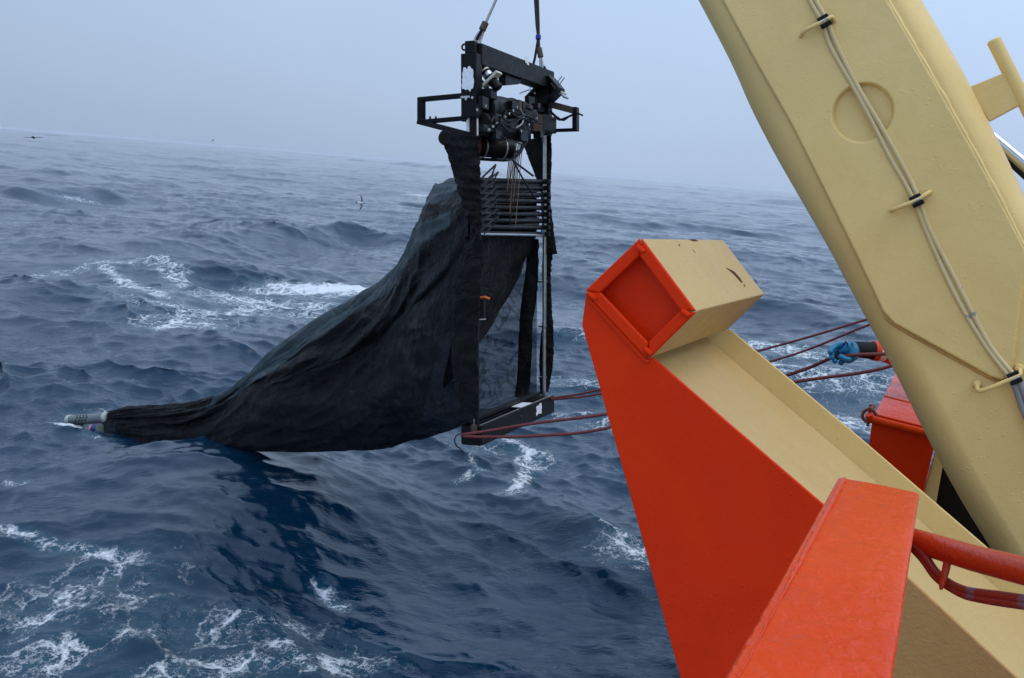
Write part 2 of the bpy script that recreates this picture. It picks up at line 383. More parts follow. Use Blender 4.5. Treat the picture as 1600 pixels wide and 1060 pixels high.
def make_sea():
    rs = [2.2]
    while rs[-1] < 5200:
        r = rs[-1]; q = .0042 if r < 40 else (.0042 + .0035 * min(1, (r - 40) / 160)); rs.append(r * (1 + q))
    rs = np.array(rs); na = 600
    q_ = np.linspace(-1, 1, na); th = R(31) * q_ + R(21) * q_ ** 7 - R(1)
    TH, RR = np.meshgrid(th, rs); x0 = RR * np.sin(TH); y0 = RR * np.cos(TH)
    step = RR * .0042
    Z, DX, DY = sea_disp(x0, y0, step)
    # the broad swell face the ship has just crossed
    X = x0 + DX; Y = y0 + DY; Z = Z + SEA0
    X[0, :] = x0[0, :]
    def crest(pa, pb, lam, amp, steep=.8, flip=1, fade=.35):
        """one travelling crest lying under two sight lines"""
        a_, b_ = on_sea(*pa), on_sea(*pb); ax_ = Vector((b_.x - a_.x, b_.y - a_.y)); L0 = ax_.length; ax_ /= L0
        u_ = ((x0 - a_.x) * ax_.x + (y0 - a_.y) * ax_.y) / L0
        wob = (vnoise(x0, y0, 1.3 / lam, 21) - .5) * lam * .55
        d_ = ((x0 - a_.x) * -ax_.y + (y0 - a_.y) * ax_.x) * flip + wob
        env = np.clip((u_ + fade) / fade, 0, 1) * np.clip((1 + fade - u_) / fade, 0, 1); env = env * env * (3 - 2 * env)
        # steep on the near side, long on the far side, with a trough in front
        w1 = np.where(d_ > 0, lam * .42, lam * .42 * (1 - .45 * steep))
        return amp * env * (np.exp(-(d_ / w1) ** 2) - .55 * np.exp(-((d_ + lam * .45) / (lam * .38)) ** 2)) * (.7 + .6 * vnoise(x0, y0, 1.1 / lam, 33))
    cz = calm_zone(x0, y0)
    pa, pb = P(235, 700, 10.7), P(490, 706, 9.2); ax_ = Vector((pb.x - pa.x, pb.y - pa.y)); L0 = ax_.length; ax_ /= L0
    u_ = ((x0 - pa.x) * ax_.x + (y0 - pa.y) * ax_.y) / L0; d_ = (x0 - pa.x) * -ax_.y + (y0 - pa.y) * ax_.x
    nearside = np.sign(-(CAM.x - pa.x) * -ax_.y - (CAM.y - pa.y) * ax_.x)
    d_ = d_ * nearside
    swell = .43 * np.exp(-(np.where(d_ > 0, d_ / 1.5, d_ / 2.4)) ** 2) * np.exp(-np.abs((u_ - .68) / .70) ** 3)
    Z = Z + swell
    for cr_ in CRESTS: Z = Z + crest(*cr_) * (1 - .85 * cz)
    # how far the surface is squeezed together: crests that are about to break
    ja = np.gradient(DX, axis=0) / np.gradient(RR, axis=0)
    # foam patches as they lay on the water
    foam = np.zeros_like(x0)
    def blob(px, py, lx, ly, ang, amt):
        """a patch centred under a sight line: half-lengths in metres, axis turned by ang"""
        c = on_sea(px, py); ca, sa = math.cos(R(ang)), math.sin(R(ang))
        u = (x0 - c.x) * ca + (y0 - c.y) * sa; v = -(x0 - c.x) * sa + (y0 - c.y) * ca
        q = np.exp(-((u / lx) ** 2 + (v / ly) ** 2)); np.maximum(foam, q * amt, out=foam)
    def streak(pts, wd, amt):
        cs = [on_sea(*p) for p in pts]
        for a, b in zip(cs[:-1], cs[1:]):
            d = Vector((b.x - a.x, b.y - a.y)); l2 = d.length_squared
            t_ = np.clip(((x0 - a.x) * d.x + (y0 - a.y) * d.y) / l2, 0, 1)
            q = np.exp(-(((x0 - a.x - d.x * t_) ** 2 + (y0 - a.y - d.y * t_) ** 2) / wd ** 2)); np.maximum(foam, q * amt, out=foam)
    FOAM(blob, streak)
    verts = np.stack([X, Y, Z], -1).reshape(-1, 3)
    h, wd = X.shape; idx = np.arange(h * wd).reshape(h, wd)
    f = np.stack([idx[:-1, :-1], idx[:-1, 1:], idx[1:, 1:], idx[1:, :-1]], -1).reshape(-1, 4)
    me = bpy.data.meshes.new('sea_water'); o = bpy.data.objects.new('sea_water', me); COL.objects.link(o)
    me.vertices.add(len(verts)); me.vertices.foreach_set('co', verts.ravel().astype(np.float32))
    me.loops.add(f.size); me.loops.foreach_set('vertex_index', f.ravel().astype(np.int32))
    me.polygons.add(len(f)); me.polygons.foreach_set('loop_start', np.arange(0, f.size, 4, dtype=np.int32))
    me.polygons.foreach_set('use_smooth', np.ones(len(f), dtype=bool))
    me.update(calc_edges=True)
    at = me.attributes.new('calm', 'FLOAT', 'POINT'); at.data.foreach_set('value', calm_zone(x0, y0).ravel().astype(np.float32))
    at = me.attributes.new('foam', 'FLOAT', 'POINT'); at.data.foreach_set('value', foam.ravel().astype(np.float32))
    cr = np.clip((-np.gradient(DY, axis=0) / np.gradient(RR, axis=0)), -1, 2)
    # breaking crests: only the most squeezed and highest
    brk = np.clip((cr - .55) / .35, 0, 1) * np.clip((Z - SEA0) / .35, 0, 1)
    at = me.attributes.new('crest', 'FLOAT', 'POINT'); at.data.foreach_set('value', brk.ravel().astype(np.float32))
    me.materials.append(M['water']); o['kind'] = 'structure'; o['label'] = 'choppy dark blue sea with streaks of foam'
    return o

CRESTS = [((560, 251), (690, 263), 40, 1.7), ((330, 227), (420, 236), 30, 1.2), ((1040, 292), (1130, 300), 40, 1.4), ((60, 210), (150, 218), 40, 1.2),
          ((281, 369), (490, 354), 6.0, .42), ((555, 356), (632, 364), 5.0, .45), ((285, 402), (480, 405), 5.0, .30), ((0, 294), (135, 299), 8.0, .50), ((100, 280), (260, 285), 9, .4),
          ((640, 318), (700, 322), 6, .4), ((60, 470), (330, 440), 4.0, .20), ((120, 560), (420, 540), 3.0, .13), ((0, 600), (120, 640), 2.2, .10),
          ((560, 720), (1050, 905), 1.7, .115), ((330, 705), (700, 930), 1.9, .035), ((640, 700), (900, 760), 1.3, .06), ((450, 860), (620, 990), 1.2, .05), ((880, 420), (1240, 470), 5, .35), ((930, 520), (1300, 600), 3.5, .2), ((950, 340), (1200, 360), 7, .4),
          ((150, 830), (420, 870), 1.6, .05), ((0, 740), (300, 770), 1.7, .06)]
def FOAM(blob, streak):
    # breaking patch left of the net
    blob(525, 434, 3.0, 1.3, 8, 1.3); blob(590, 438, 1.5, .9, 8, 1.0); blob(420, 448, 3.2, 1.5, 10, .88); blob(330, 470, 2.6, 1.8, 20, .84); blob(285, 505, 1.8, 1.6, 0, .74)
    blob(470, 472, 3.2, 1.5, 0, .76); blob(520, 500, 2, .8, 0, .68); streak([(235, 520), (300, 490), (400, 452)], .5, .85)
    streak([(150, 395), (215, 425), (265, 450)], .4, .86); streak([(165, 392), (240, 396), (300, 425)], .7, .76)
    streak([(0, 398), (90, 395), (160, 390)], .7, .68); streak([(180, 470), (190, 455)], .3, .6)
    # scraps under the frame
    streak([(800, 690), (835, 715), (842, 740), (830, 770), (795, 800)], .16, .86); blob(838, 720, .3, .45, 0, .9); blob(800, 800, .3, .12, 0, .85)
    streak([(705, 780), (745, 772)], .1, .8); streak([(735, 735), (750, 760)], .1, .66); blob(790, 700, .8, .35, 0, .62)
    # right of the frame, before and behind the bracket
    blob(1000, 890, .55, .35, 0, .72); streak([(950, 855), (985, 875), (1020, 910)], .15, .75)
    blob(1190, 520, 3.2, 1.4, -35, .86); blob(1240, 560, 3.4, 1.2, -35, .82); blob(1330, 660, 2.4, 1.4, -35, .86); blob(1280, 600, 2.6, 1.2, -35, .80); blob(1320, 570, 3, .9, -35, .72)
    blob(930, 600, 2.0, 1.0, -35, .74); blob(900, 520, 3, 1.2, -35, .66); blob(940, 660, 1.2, .7, -35, .68)
    # cod end splash
    blob(108, 668, .30, .2, 0, 1.0); blob(150, 648, .5, .25, 0, .74); blob(140, 690, .3, .15, 0, .62)
    # the ship's own wash, bottom left
    streak([(-20, 845), (60, 880), (130, 900), (185, 915)], .12, .80); streak([(40, 950), (120, 935), (175, 905)], .12, .70)
    streak([(-20, 1000), (40, 960)], .2, .72); blob(20, 1030, .6, .4, 0, .72); blob(90, 965, 1.0, .6, 15, .60); blob(180, 960, .5, .4, 0, .6); blob(150, 1010, .5, .25, 0, .66)
    streak([(290, 1010), (370, 985), (400, 1000)], .10, .74); blob(370, 1058, .7, .2, 0, .84); blob(440, 1000, .5, .3, 0, .6); blob(230, 1000, .6, .4, 0, .62); blob(540, 1050, .4, .2, 0, .78); streak([(430, 1030), (470, 1060)], .2, .82); blob(300, 1075, .9, .2, 0, .72)
    blob(70, 955, 1.2, .8, 20, .56); blob(330, 1010, 1.0, .5, 0, .58); streak([(505, 935), (540, 960)], .12, .74); blob(560, 1030, .6, .3, 0, .5)
    blob(20, 770, .3, .12, 0, .6)
    # far whitecaps
    blob(320, 245, 5, 2.0, 5, .95); blob(365, 258, 3, 1.2, 0, .85); blob(650, 293, 4, 1.5, 0, .95); blob(400, 237, 6, 2, 0, .8)
    blob(120, 305, 2, .8, 0, .75); blob(535, 325, 2.5, .8, 0, .7); blob(420, 320, 4, .9, 5, .6); blob(1110, 290, 7, 2.0, 0, .95); blob(1196, 312, 3, 1.2, 0, .9)

def water_material():
    m, t, b, out = mat('sea_water'); v = objc(t)
    b.inputs['IOR'].default_value = 1.333; b.inputs['Specular IOR Level'].default_value = .5
    fa = t.nodes.new('ShaderNodeAttribute'); fa.attribute_name = 'foam'
    ca = t.nodes.new('ShaderNodeAttribute'); ca.attribute_name = 'crest'
    # body colour: deep blue, milkier where air is mixed in
    n0 = nz(t, v, .25, 3)
    deep = mixc(t, mr(t, n0.outputs[0], .35, .65, 0, 1), (.0010, .0160, .038), (.0016, .0215, .050))
    milky = mixc(t, mr(t, fa.outputs['Fac'], .15, .9, 0, .55), deep, (.016, .085, .125))
    # foam lace: warped cells, torn by noise
    wn = nz(t, v, 1.6, 7, .68); wv = t.nodes.new('ShaderNodeVectorMath'); wv.operation = 'SCALE'; wv.inputs['Scale'].default_value = .9
    lk(t, wn.outputs['Color'], wv.inputs[0]); ad = t.nodes.new('ShaderNodeVectorMath'); lk(t, v, ad.inputs[0]); lk(t, wv.outputs[0], ad.inputs[1])
    vo = t.nodes.new('ShaderNodeTexVoronoi'); vo.feature = 'DISTANCE_TO_EDGE'; vo.inputs['Scale'].default_value = 2.1; lk(t, ad.outputs[0], vo.inputs['Vector'])
    vo2 = t.nodes.new('ShaderNodeTexVoronoi'); vo2.feature = 'DISTANCE_TO_EDGE'; vo2.inputs['Scale'].default_value = 9; lk(t, ad.outputs[0], vo2.inputs['Vector'])
    lace = mth(t, 'MAXIMUM', mr(t, vo.outputs['Distance'], .0, .11, 1, 0), mth(t, 'MULTIPLY', mr(t, vo2.outputs['Distance'], 0, .13, 1, 0), .8))
    br = nz(t, ad.outputs[0], 3.2, 7, .7, .6); fine = nz(t, v, 24, 4, .7)
    # threshold falls where the foam attribute is high
    sgn = mth(t, 'ADD', mth(t, 'MULTIPLY', lace, .34), mth(t, 'ADD', mth(t, 'MULTIPLY', br.outputs[0], .70), mth(t, 'MULTIPLY', fine.outputs[0], .38)))
    thr = mth(t, 'SUBTRACT', 1.10, mth(t, 'MULTIPLY', fa.outputs['Fac'], .62))
    fm = mr(t, mth(t, 'SUBTRACT', sgn, thr), -.06, .26, 0, 1, True)
    cfm = mr(t, mth(t, 'ADD', mth(t, 'MULTIPLY', ca.outputs['Fac'], .7), mth(t, 'MULTIPLY', br.outputs[0], .6)), .85, 1.0, 0, .8, True)
    fm = mth(t, 'MINIMUM', mth(t, 'ADD', fm, cfm), 1.0)
    col = mixc(t, mth(t, 'MULTIPLY', fm, .9), milky, (.66, .69, .72)); lk(t, col, b.inputs['Base Color'])
    lk(t, mr(t, fm, 0, 1, .05, .6), b.inputs['Roughness'])
    # ripples too fine for the mesh
    mp = t.nodes.new('ShaderNodeMapping'); mp.inputs['Rotation'].default_value = (0, 0, R(28)); mp.inputs['Scale'].default_value = (1, 1.9, 1); lk(t, v, mp.inputs['Vector'])
    r1 = nz(t, mp.outputs[0], 5.5, 5, .6, .5); r2 = nz(t, mp.outputs[0], 1.3, 4, .6, .6); r3 = nz(t, mp.outputs[0], 26, 3, .6, .3)
    za = t.nodes.new('ShaderNodeAttribute'); za.attribute_name = 'calm'
    def ridge(n): return mth(t, 'SUBTRACT', 1.0, mth(t, 'ABSOLUTE', mth(t, 'MULTIPLY', mth(t, 'SUBTRACT', n.outputs[0], .5), 2.6)))
    calm = mr(t, nz(t, v, .22, 4, .6).outputs[0], .38, .62, .25, 1.0, True)
    calm = mth(t, 'MULTIPLY', calm, mr(t, za.outputs['Fac'], 0, 1, 1, .65))
    nb = bump(t, mth(t, 'MULTIPLY', ridge(r2), calm), .20, .075); nb = bump(t, mth(t, 'MULTIPLY', ridge(r1), calm), .55, .022, nb); nb = bump(t, mth(t, 'MULTIPLY', r3.outputs[0], calm), .30, .006, nb)
    nb = bump(t, fm, .6, .02, nb)
    lk(t, nb, b.inputs['Normal'])
    return m
M['water'] = water_material()
make_sea()

# ------------------------------------------------------------------ the ship's axes
A = ray(1508, 380).normalized()                               # athwartships, away from the camera
Bv = Vector((0, 0, 1)).cross(A).normalized()                  # aft, to the left
U = A.cross(Bv).normalized()
def S(px, py, a): return hit(px, py, A, a)                    # on the fore-and-aft plane at distance a

# ---- the ship under and behind the camera ---------------------------------------------------------
def sh(a, b, u): return CAM + A * a + Bv * b + U * u
bsea = (P(1374, 757, 1.95) - CAM).dot(Bv)
M['deck'] = plain('green_deck_paint', (.045, .034, .028), .6, 0, .3, 6)
mb = MB(); mb.box(sh(5.2, bsea - .12 - 10, -1.72), A * 7.2, Bv * 10, U * .06); o = mb.build('ship_deck', M['deck']); o['kind'] = 'structure'
mb = MB(); mb.box(sh(5.2, bsea - 14, 3.0), A * 7.0, Bv * 3.0, U * 4.6); o = mb.build('ship_deckhouse', M['buff']); o['kind'] = 'structure'

# ---- stern bracket -------------------------------------------------------------------------------
a0 = 2.92; a1 = 4.02; TH = .016
br = thing('stern_bracket', S(1150, 900, a0), 'cream and orange steel bracket with square boxed head, leaning out over the sea', 'bracket')
q = lambda x, y: S(x, y, a0)
# near side plate: orange above, cream below (seam hidden under the rail)
def seam(p): return p
up_poly = [q(916, 456), q(909, 508), q(986, 780), q(1070, 1085), q(1115, 1240), q(1330, 1240), q(1345, 838), q(1280, 784), q(1150, 672), q(1021, 560), q(1012, 561)]
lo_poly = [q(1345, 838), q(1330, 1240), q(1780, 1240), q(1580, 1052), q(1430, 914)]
mb = MB(); mb.prism(up_poly, A * TH); mb.build('side_plate', M['orange'], br, bevel=.003)
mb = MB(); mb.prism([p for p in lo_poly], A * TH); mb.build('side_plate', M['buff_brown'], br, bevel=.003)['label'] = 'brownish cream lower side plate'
# web, set back from the plate edge
rec = .085
def inset(x, y, a): 
    e_ = (S(1580, 1052, a0) - S(1021, 560, a0)).normalized(); nrm = e_.cross(A).normalized()
    if nrm.dot(U) < 0: nrm = -nrm
    return S(x, y, a0) - nrm * rec + A * (a - a0)
e0 = S(1021, 560, a0); e1 = S(1740, 1200, a0)
mb = MB()
edge = [S(965, 508, a0), S(1021, 560, a0), S(1280, 784, a0), S(1580, 1052, a0), S(1800, 1250, a0)]
nrm = (edge[-1] - edge[0]).normalized().cross(A).normalized()
if nrm.dot(U) < 0: nrm = -nrm
top = [p - nrm * rec for p in edge]
mb.prism([top[0]] + top[1:] + [p - nrm * .014 for p in top[::-1]], A * (a1 - a0 - 2 * TH - .002))
mb.v = [v + A * (TH + .001) for v in mb.v]
mb.build('web_plate', M['buff_rough'], br)
# far side plate: same outline, its edge standing proud
mb = MB(); far = [S(1021, 560, a0), S(1280, 784, a0), S(1580, 1052, a0), S(1800, 1250, a0), S(1500, 1400, a0), S(1115, 1240, a0), S(909, 508, a0), S(916, 456, a0), S(1012, 561, a0)]
mb.prism([p + A * (a1 - a0 - TH) for p in far], A * TH); mb.build('side_plate', M['buff'], br, bevel=.003)
# boxed head
H4 = [S(1003, 373, a0), S(916, 456, a0), S(1014, 560, a0), S(1088, 487, a0)]
hc = sum(H4, Vector()) / 4
mb = MB()
L_ = a1 - a0
# four walls of the box (open end toward the camera)
hwall = .03
inn = [hc + (p - hc) * .80 for p in H4]
for i in range(4):
    j = (i + 1) % 4
    mb.prism([H4[i], H4[j], inn[j], inn[i]], A * L_)
hb = mb.build('head_box', M['buff_rough'], br, bevel=.004)
mb = MB(); mb.prism([p + A * .045 for p in [hc + (q_ - hc) * .798 for q_ in H4]], A * .01); mb.build('end_panel', M['orange'], br)
mb = MB(); mb.prism([p + A * (L_ - .012) for p in [hc + (q_ - hc) * .798 for q_ in H4]], A * .01); mb.build('back_panel', M['buff'], br)
for i in range(4):
    j = (i + 1) % 4; i2_ = [hc + (q_ - hc) * .797 for q_ in H4]; i3_ = [hc + (q_ - hc) * .775 for q_ in H4]
    mb = MB(); mb.prism([i2_[i], i2_[j], i3_[j], i3_[i]], A * .044); mb.build('inner_lip', M['orange'], br)
# raised orange border strips with rounded weld knobs
for i in range(4):
    j = (i + 1) % 4; d = (H4[j] - H4[i]).normalized(); inw = (hc - (H4[i] + H4[j]) / 2).normalized()
    mb = MB(); w_ = .034
    p0 = H4[i]; p1 = H4[j]
    mb.prism([p0 - A * .014 - inw * .003, p1 - A * .014 - inw * .003, p1 - d * w_ + inw * w_ - A * .014, p0 + d * w_ + inw * w_ - A * .014], A * .0135)
    mb.build('border_strip', M['orange'], br, bevel=.006, seg=3)
for (x, y) in ((925, 462), (1000, 388), (1012, 548), (1070, 488)):
    mb = MB()
    pts = [S(x + dx, y + dy, a0 - .016) for dx, dy in ((-5, -3), (0, 1), (6, 6))]; mb.tube(pts, [.007, .010, .007], 8)
    mb.build('weld_bead', M['orange'], br, smooth=True)
# weld bead where strip meets the plate, and along the plate edge
mb = MB(); pts = [S(920 + t_ * 92, 466 + t_ * 100, a0 - .003) + Vector((0, 0, random.uniform(-.002, .002))) for t_ in [i / 24 for i in range(25)]]
mb.tube(pts, .008, 6); mb.build('weld_bead', M['orange'], br, smooth=True)

M['rust'] = plain('rust_scratch', (.075, .022, .012), .8, 0, .5, 60)
def on_face(px, py, p0, n): return hit(px, py, n, (p0 - CAM).dot(n))
nH = (H4[3] - H4[0]).cross(A).normalized(); nH = nH if nH.dot(U) > 0 else -nH; pH = H4[0] + nH * .0012
for sc_ in ([(1134, 418), (1146, 428), (1158, 441), (1161, 442), (1156, 434), (1147, 424)], [(1076, 374), (1084, 377), (1092, 377), (1086, 374)], [(1083, 390), (1087, 396), (1084, 392)], [(1060, 383), (1063, 385), (1061, 381)], [(1162, 446), (1165, 449), (1163, 444)]):
    pf = [on_face(x, y, pH, nH) for x, y in sc_]; MB().prism(pf, -nH * .0008).build('paint_scratch', M['rust'], br)
# ---- orange rail beam close to the camera ---------------------------------------------------------
Ld = ray(1485, 439).normalized()
T1 = P(1310, 745, 1.92)
r2 = ray(1437, 770); d2 = (T1 - CAM).dot(Ld) / r2.dot(Ld); T2 = CAM + r2 * d2
side = (T2 - T1); dn = side.cross(Ld).normalized()
if dn.z > 0: dn = -dn
bl = 1.35
bmth = thing('bulwark_beam', T1 - Ld * bl + dn * .16, 'thick glossy bright orange beam pointing out from the bottom edge, nearest the camera', 'beam')
mb = MB(); 
nseg = 40; wseg = 8
g = []
for i in range(nseg + 1):
    row = []
    for j in range(wseg + 1):
        p = T1 + side * (j / wseg) - Ld * (bl * i / nseg)
        n_ = noise.noise(p * 14) * .0016 + noise.noise(p * 40) * .0006
        row.append(p - dn * n_)
    g.append(row)
ed = lambda row: row
# closed skin: top surface with wavy paint plus sides
top_l = [r_[0] for r_ in g]; top_r = [r_[-1] for r_ in g]
mb.grid(g); mb.grid([[p, p + dn * .15] for p in top_l]); mb.grid([[p, p + dn * .15] for p in top_r]); mb.grid([[p, p + dn * .15] for p in g[0]]); mb.grid([[p, p + dn * .15] for p in g[-1]])
mb.grid([[top_l[0] + dn * .15, top_r[0] + dn * .15], [top_l[-1] + dn * .15, top_r[-1] + dn * .15]])
bb = MB(); bb.v = mb.v; bb.f = mb.f; bb.mi = mb.mi
o = bb.build('beam_body', M['orange_thick'], bmth, smooth=True, sharp=50)
bmx = bmesh.new(); bmx.from_mesh(o.data); bmesh.ops.remove_doubles(bmx, verts=bmx.verts, dist=.0006)
es = [e for e in bmx.edges if len(e.link_faces) == 2 and e.calc_face_angle(0) > R(60)]
bmesh.ops.bevel(bmx, geom=es, offset=.006, segments=3, affect='EDGES', profile=.5)
bmesh.ops.recalc_face_normals(bmx, faces=bmx.faces)
for f in bmx.faces: f.smooth = True
for e in bmx.edges: e.smooth = True
bmx.to_mesh(o.data); bmx.free()
mb = MB(); c_ = T1 + side * .5 - Ld * bl * .5 + dn * .68; mb.box(c_, Ld * bl * .5, side.normalized() * .012, dn * .525); mb.build('bulwark_plate', M['orange'], bmth)
# paint bead ridge down the left edge and across the end
mb = MB()
pts = [T1 + side * (.085 + .01 * noise.noise(Vector((i * .7, 0, 0)))) - Ld * (.015 + i * .02) - dn * .0005 for i in range(64)]
mb.tube(pts, [max(.0005, (.0042 + .0018 * noise.noise(Vector((i * .9, 3, 0)))) * (1 if i < 24 else max(.25, 1 - (i - 24) / 24))) for i in range(64)], 8)
mb.build('paint_ridge', M['orange_thick'], bmth, smooth=True)

# handrail pipe with a hanging cable
hr = thing('handrail', P(1500, 900, 1.6), 'brick red round pipe handrail running from the orange beam to the right edge', 'handrail')
mb = MB(); mb.tube([P(1405, 838, 1.80), P(1430, 845, 1.77), P(1520, 872, 1.6), P(1610, 895, 1.46), P(1740, 930, 1.28)], .0205, 24); mb.build('pipe', M['rail_paint'], hr, smooth=True)
mb = MB(); mb.tube([P(1482, 868, 1.655), P(1478, 890, 1.65), P(1472, 912, 1.645), P(1470, 922, 1.643)], [.0065, .006, .0055, .002], 10); mb.build('hook_peg', M['rail_paint'], hr, smooth=True)
hg = 'painted cables slung under the handrail'
for k in range(2):
    off = k * 8
    pts = smooth_path([P(1418, 846 + off * .4, 1.765), P(1442, 866 + off, 1.715), P(1462, 893 + off, 1.685), P(1482, 911 + off * .8, 1.655), P(1510, 923 + off, 1.615), P(1545, 929 + off * 1.2, 1.56), P(1600, 937 + off * 1.2, 1.48), P(1690, 957 + off, 1.33)], 8)
    pts = [p + Vector((noise.noise(p * 20), noise.noise(p * 21 + Vector((5, 0, 0))), noise.noise(p * 22))) * .002 for p in pts]
    o = MB().tube(pts, .0068, 10).build('slung_cable', M['cable_rail'], None, smooth=True)
    tag(o, ('upper', 'lower')[k] + ' of two red smeared grey cables slung under the handrail', 'cable', hg)

# ---- A-frame leg ------------------------------------------------------------------------------------
aL = 4.28
leg = thing('a_frame_leg', S(1640, 1100, aL + .3), 'huge cream painted steel A-frame leg leaning across the right side', 'crane leg')
Ls = lambda x, y, a=0.0: S(x, y, aL + a)
# outline pixel stations: outer left, inner left, inner right, outer right
st = [(-420, (872, 908), (1190, 1228)), (-200, (985, 1022), (1290, 1326)), (0, (1091, 1128), (1404, 1440)), (98, (1142, 1181), (1460, 1497)), (170, (1174, 1220), (1499, 1534)),
      (238, (1209, 1257), (1534, 1569)), (310, (1250, 1297), (1572, 1603)), (381, (1291, 1335), (1612, 1642)), (460, (1333, 1378), (1654, 1682)), (575, (1395, 1440), (1714, 1742)), (680, (1447, 1492), (1768, 1795)), (777, (1499, 1544), (1818, 1846)), (880, (1562, 1606), (1875, 1900)), (1060, (1668, 1712), (1985, 2010)), (1240, (1775, 1815), (2090, 2115))]
mb = MB(); rows = []
for (y, (ol, il), (ir, orr)) in st:
    # perpendicular stations share the leg's slope: shear right side upward so that rows cut square
    sh = 0
    row = []
    yr = lambda x: y
    prof = [(ol, .52), (ol - 0, .16), (ol + (il - ol) * .10, .105), (ol + (il - ol) * .30, .058), (ol + (il - ol) * .6, .020), (il, .0), (il + 6, 0.0),
            ((il + ir) / 2, 0.0), (ir - 6, .0), (ir, .004), (ir + (orr - ir) * .30, .016), (ir + (orr - ir) * .60, .045), (ir + (orr - ir) * .85, .09), (orr, .15), (orr, .52)]
    for (x, a) in prof:
        p = Ls(x, y, 0) if a < .2 else Ls(x, y, 0)
        # recess along A but keep the outline where the eye sees it
        row.append(hit(x, y, A, aL + min(a, .16)) + A * (max(a - .16, 0)))
    rows.append(row)
# subdivide rows smoothly along the leg
cols = list(zip(*rows)); cols = [smooth_path(c, 4) for c in cols]; rows = list(zip(*cols))
mb.grid(rows)
mb.grid([[r_[0], r_[-1]] for r_ in rows])
mb.add(rows[0], [tuple(range(len(rows[0])))]); mb.add(rows[-1], [tuple(range(len(rows[-1])))])
mb.build('leg_body', M['buff'], leg, smooth=True, sharp=50)
# raised doubler plate with a round recess
pt = .026
outl = [(925, -420), (1036, -200), (1130, 0), (1183, 98), (1239, 196), (1296, 310), (1340, 400), (1381, 487), (1398, 505), (1549, 588), (1566, 593), (1574, 586), (1583, 560), (1597, 445), (1606, 415), (1600, 389), (1545, 282), (1457, 124), (1385, 0), (1278, -200), (1165, -420)]
cx_, cy_ = 1348, 176
cen = Ls(cx_, cy_, -pt); rad = (Ls(cx_ + 49, cy_, -pt) - cen).length
ax1 = Bv; ax2 = U
bm = bmesh.new()
orgL = root_origin(leg)
zf = lambda p: p - orgL
ov = [bm.verts.new(zf(Ls(x, y, -pt))) for x, y in outl]
oe = [bm.edges.new((ov[i], ov[(i + 1) % len(ov)])) for i in range(len(ov))]
cen0 = cen
nC = 48
hv = [bm.verts.new(zf(cen0 + ax1 * math.cos(2 * PI * k / nC) * rad + ax2 * math.sin(2 * PI * k / nC) * rad)) for k in range(nC)]
he = [bm.edges.new((hv[i], hv[(i + 1) % nC])) for i in range(nC)]
bmesh.ops.triangle_fill(bm, use_beauty=True, use_dissolve=False, edges=oe + he, normal=-A)
# drop skirts: outer edge bevelled out, hole bevelled in
oc = sum((v.co for v in ov), Vector()) / len(ov)
o2 = []
for i, v in enumerate(ov):
    dprev = (ov[i].co - ov[i - 1].co).normalized(); dnext = (ov[(i + 1) % len(ov)].co - ov[i].co).normalized()
    t_ = (dprev + dnext).normalized(); out_ = t_.cross(A).normalized()
    if out_.dot(v.co - oc) < 0: out_ = -out_
    o2.append(bm.verts.new(v.co + A * (pt + .002) + out_ * .010))
for i in range(len(ov)): bm.faces.new((ov[i], ov[(i + 1) % len(ov)], o2[(i + 1) % len(ov)], o2[i]))
h2 = [bm.verts.new(zf(cen0 + A * (pt + .004) + (ax1 * math.cos(2 * PI * k / nC) + ax2 * math.sin(2 * PI * k / nC)) * (rad - .011))) for k in range(nC)]
for i in range(nC): bm.faces.new((hv[i], hv[(i + 1) % nC], h2[(i + 1) % nC], h2[i]))
bmesh.ops.recalc_face_normals(bm, faces=bm.faces)
me = bpy.data.meshes.new('doubler_plate'); bm.to_mesh(me); bm.free(); me.materials.append(M['buff'])
o = bpy.data.objects.new('doubler_plate', me); COL.objects.link(o); o.parent = leg; o['org'] = tuple(orgL)
bv = o.modifiers.new('bevel', 'BEVEL'); bv.width = .005; bv.segments = 2; bv.limit_method = 'ANGLE'; bv.angle_limit = R(30)
# weld seams: lumpy beads
def weld(pts, r, name, m, lump=.35, n=10, a=-.004):
    ps = smooth_path([Ls(x, y, a) for x, y in pts], n)
    # even spacing
    out_ = [ps[0]]; acc = 0
    for p, q_ in zip(ps[:-1], ps[1:]):
        n_ = max(1, int((q_ - p).length / .02))
        for k in range(1, n_ + 1): out_.append(p.lerp(q_, k / n_))
    rr = [r * (1 + lump * noise.noise(p * 30)) for p in out_]
    out_ = [p + Bv * noise.noise(p * 11) * .004 for p in out_]
    MB().tube(out_, rr, 7).build(name, m, leg, smooth=True)
weld([(1278, -200), (1385, 0), (1457, 124), (1545, 282), (1600, 389), (1606, 412)], .013, 'weld_seam', M['buff'], a=-.010)
weld([(1380, 490), (1398, 508), (1470, 549), (1549, 592), (1562, 597), (1572, 594)], .0065, 'weld_seam', M['weld_stain'], .3, a=-.001)
weld([(1608, 415), (1598, 445), (1583, 560), (1574, 588)], .007, 'weld_seam', M['buff'], a=-.006)
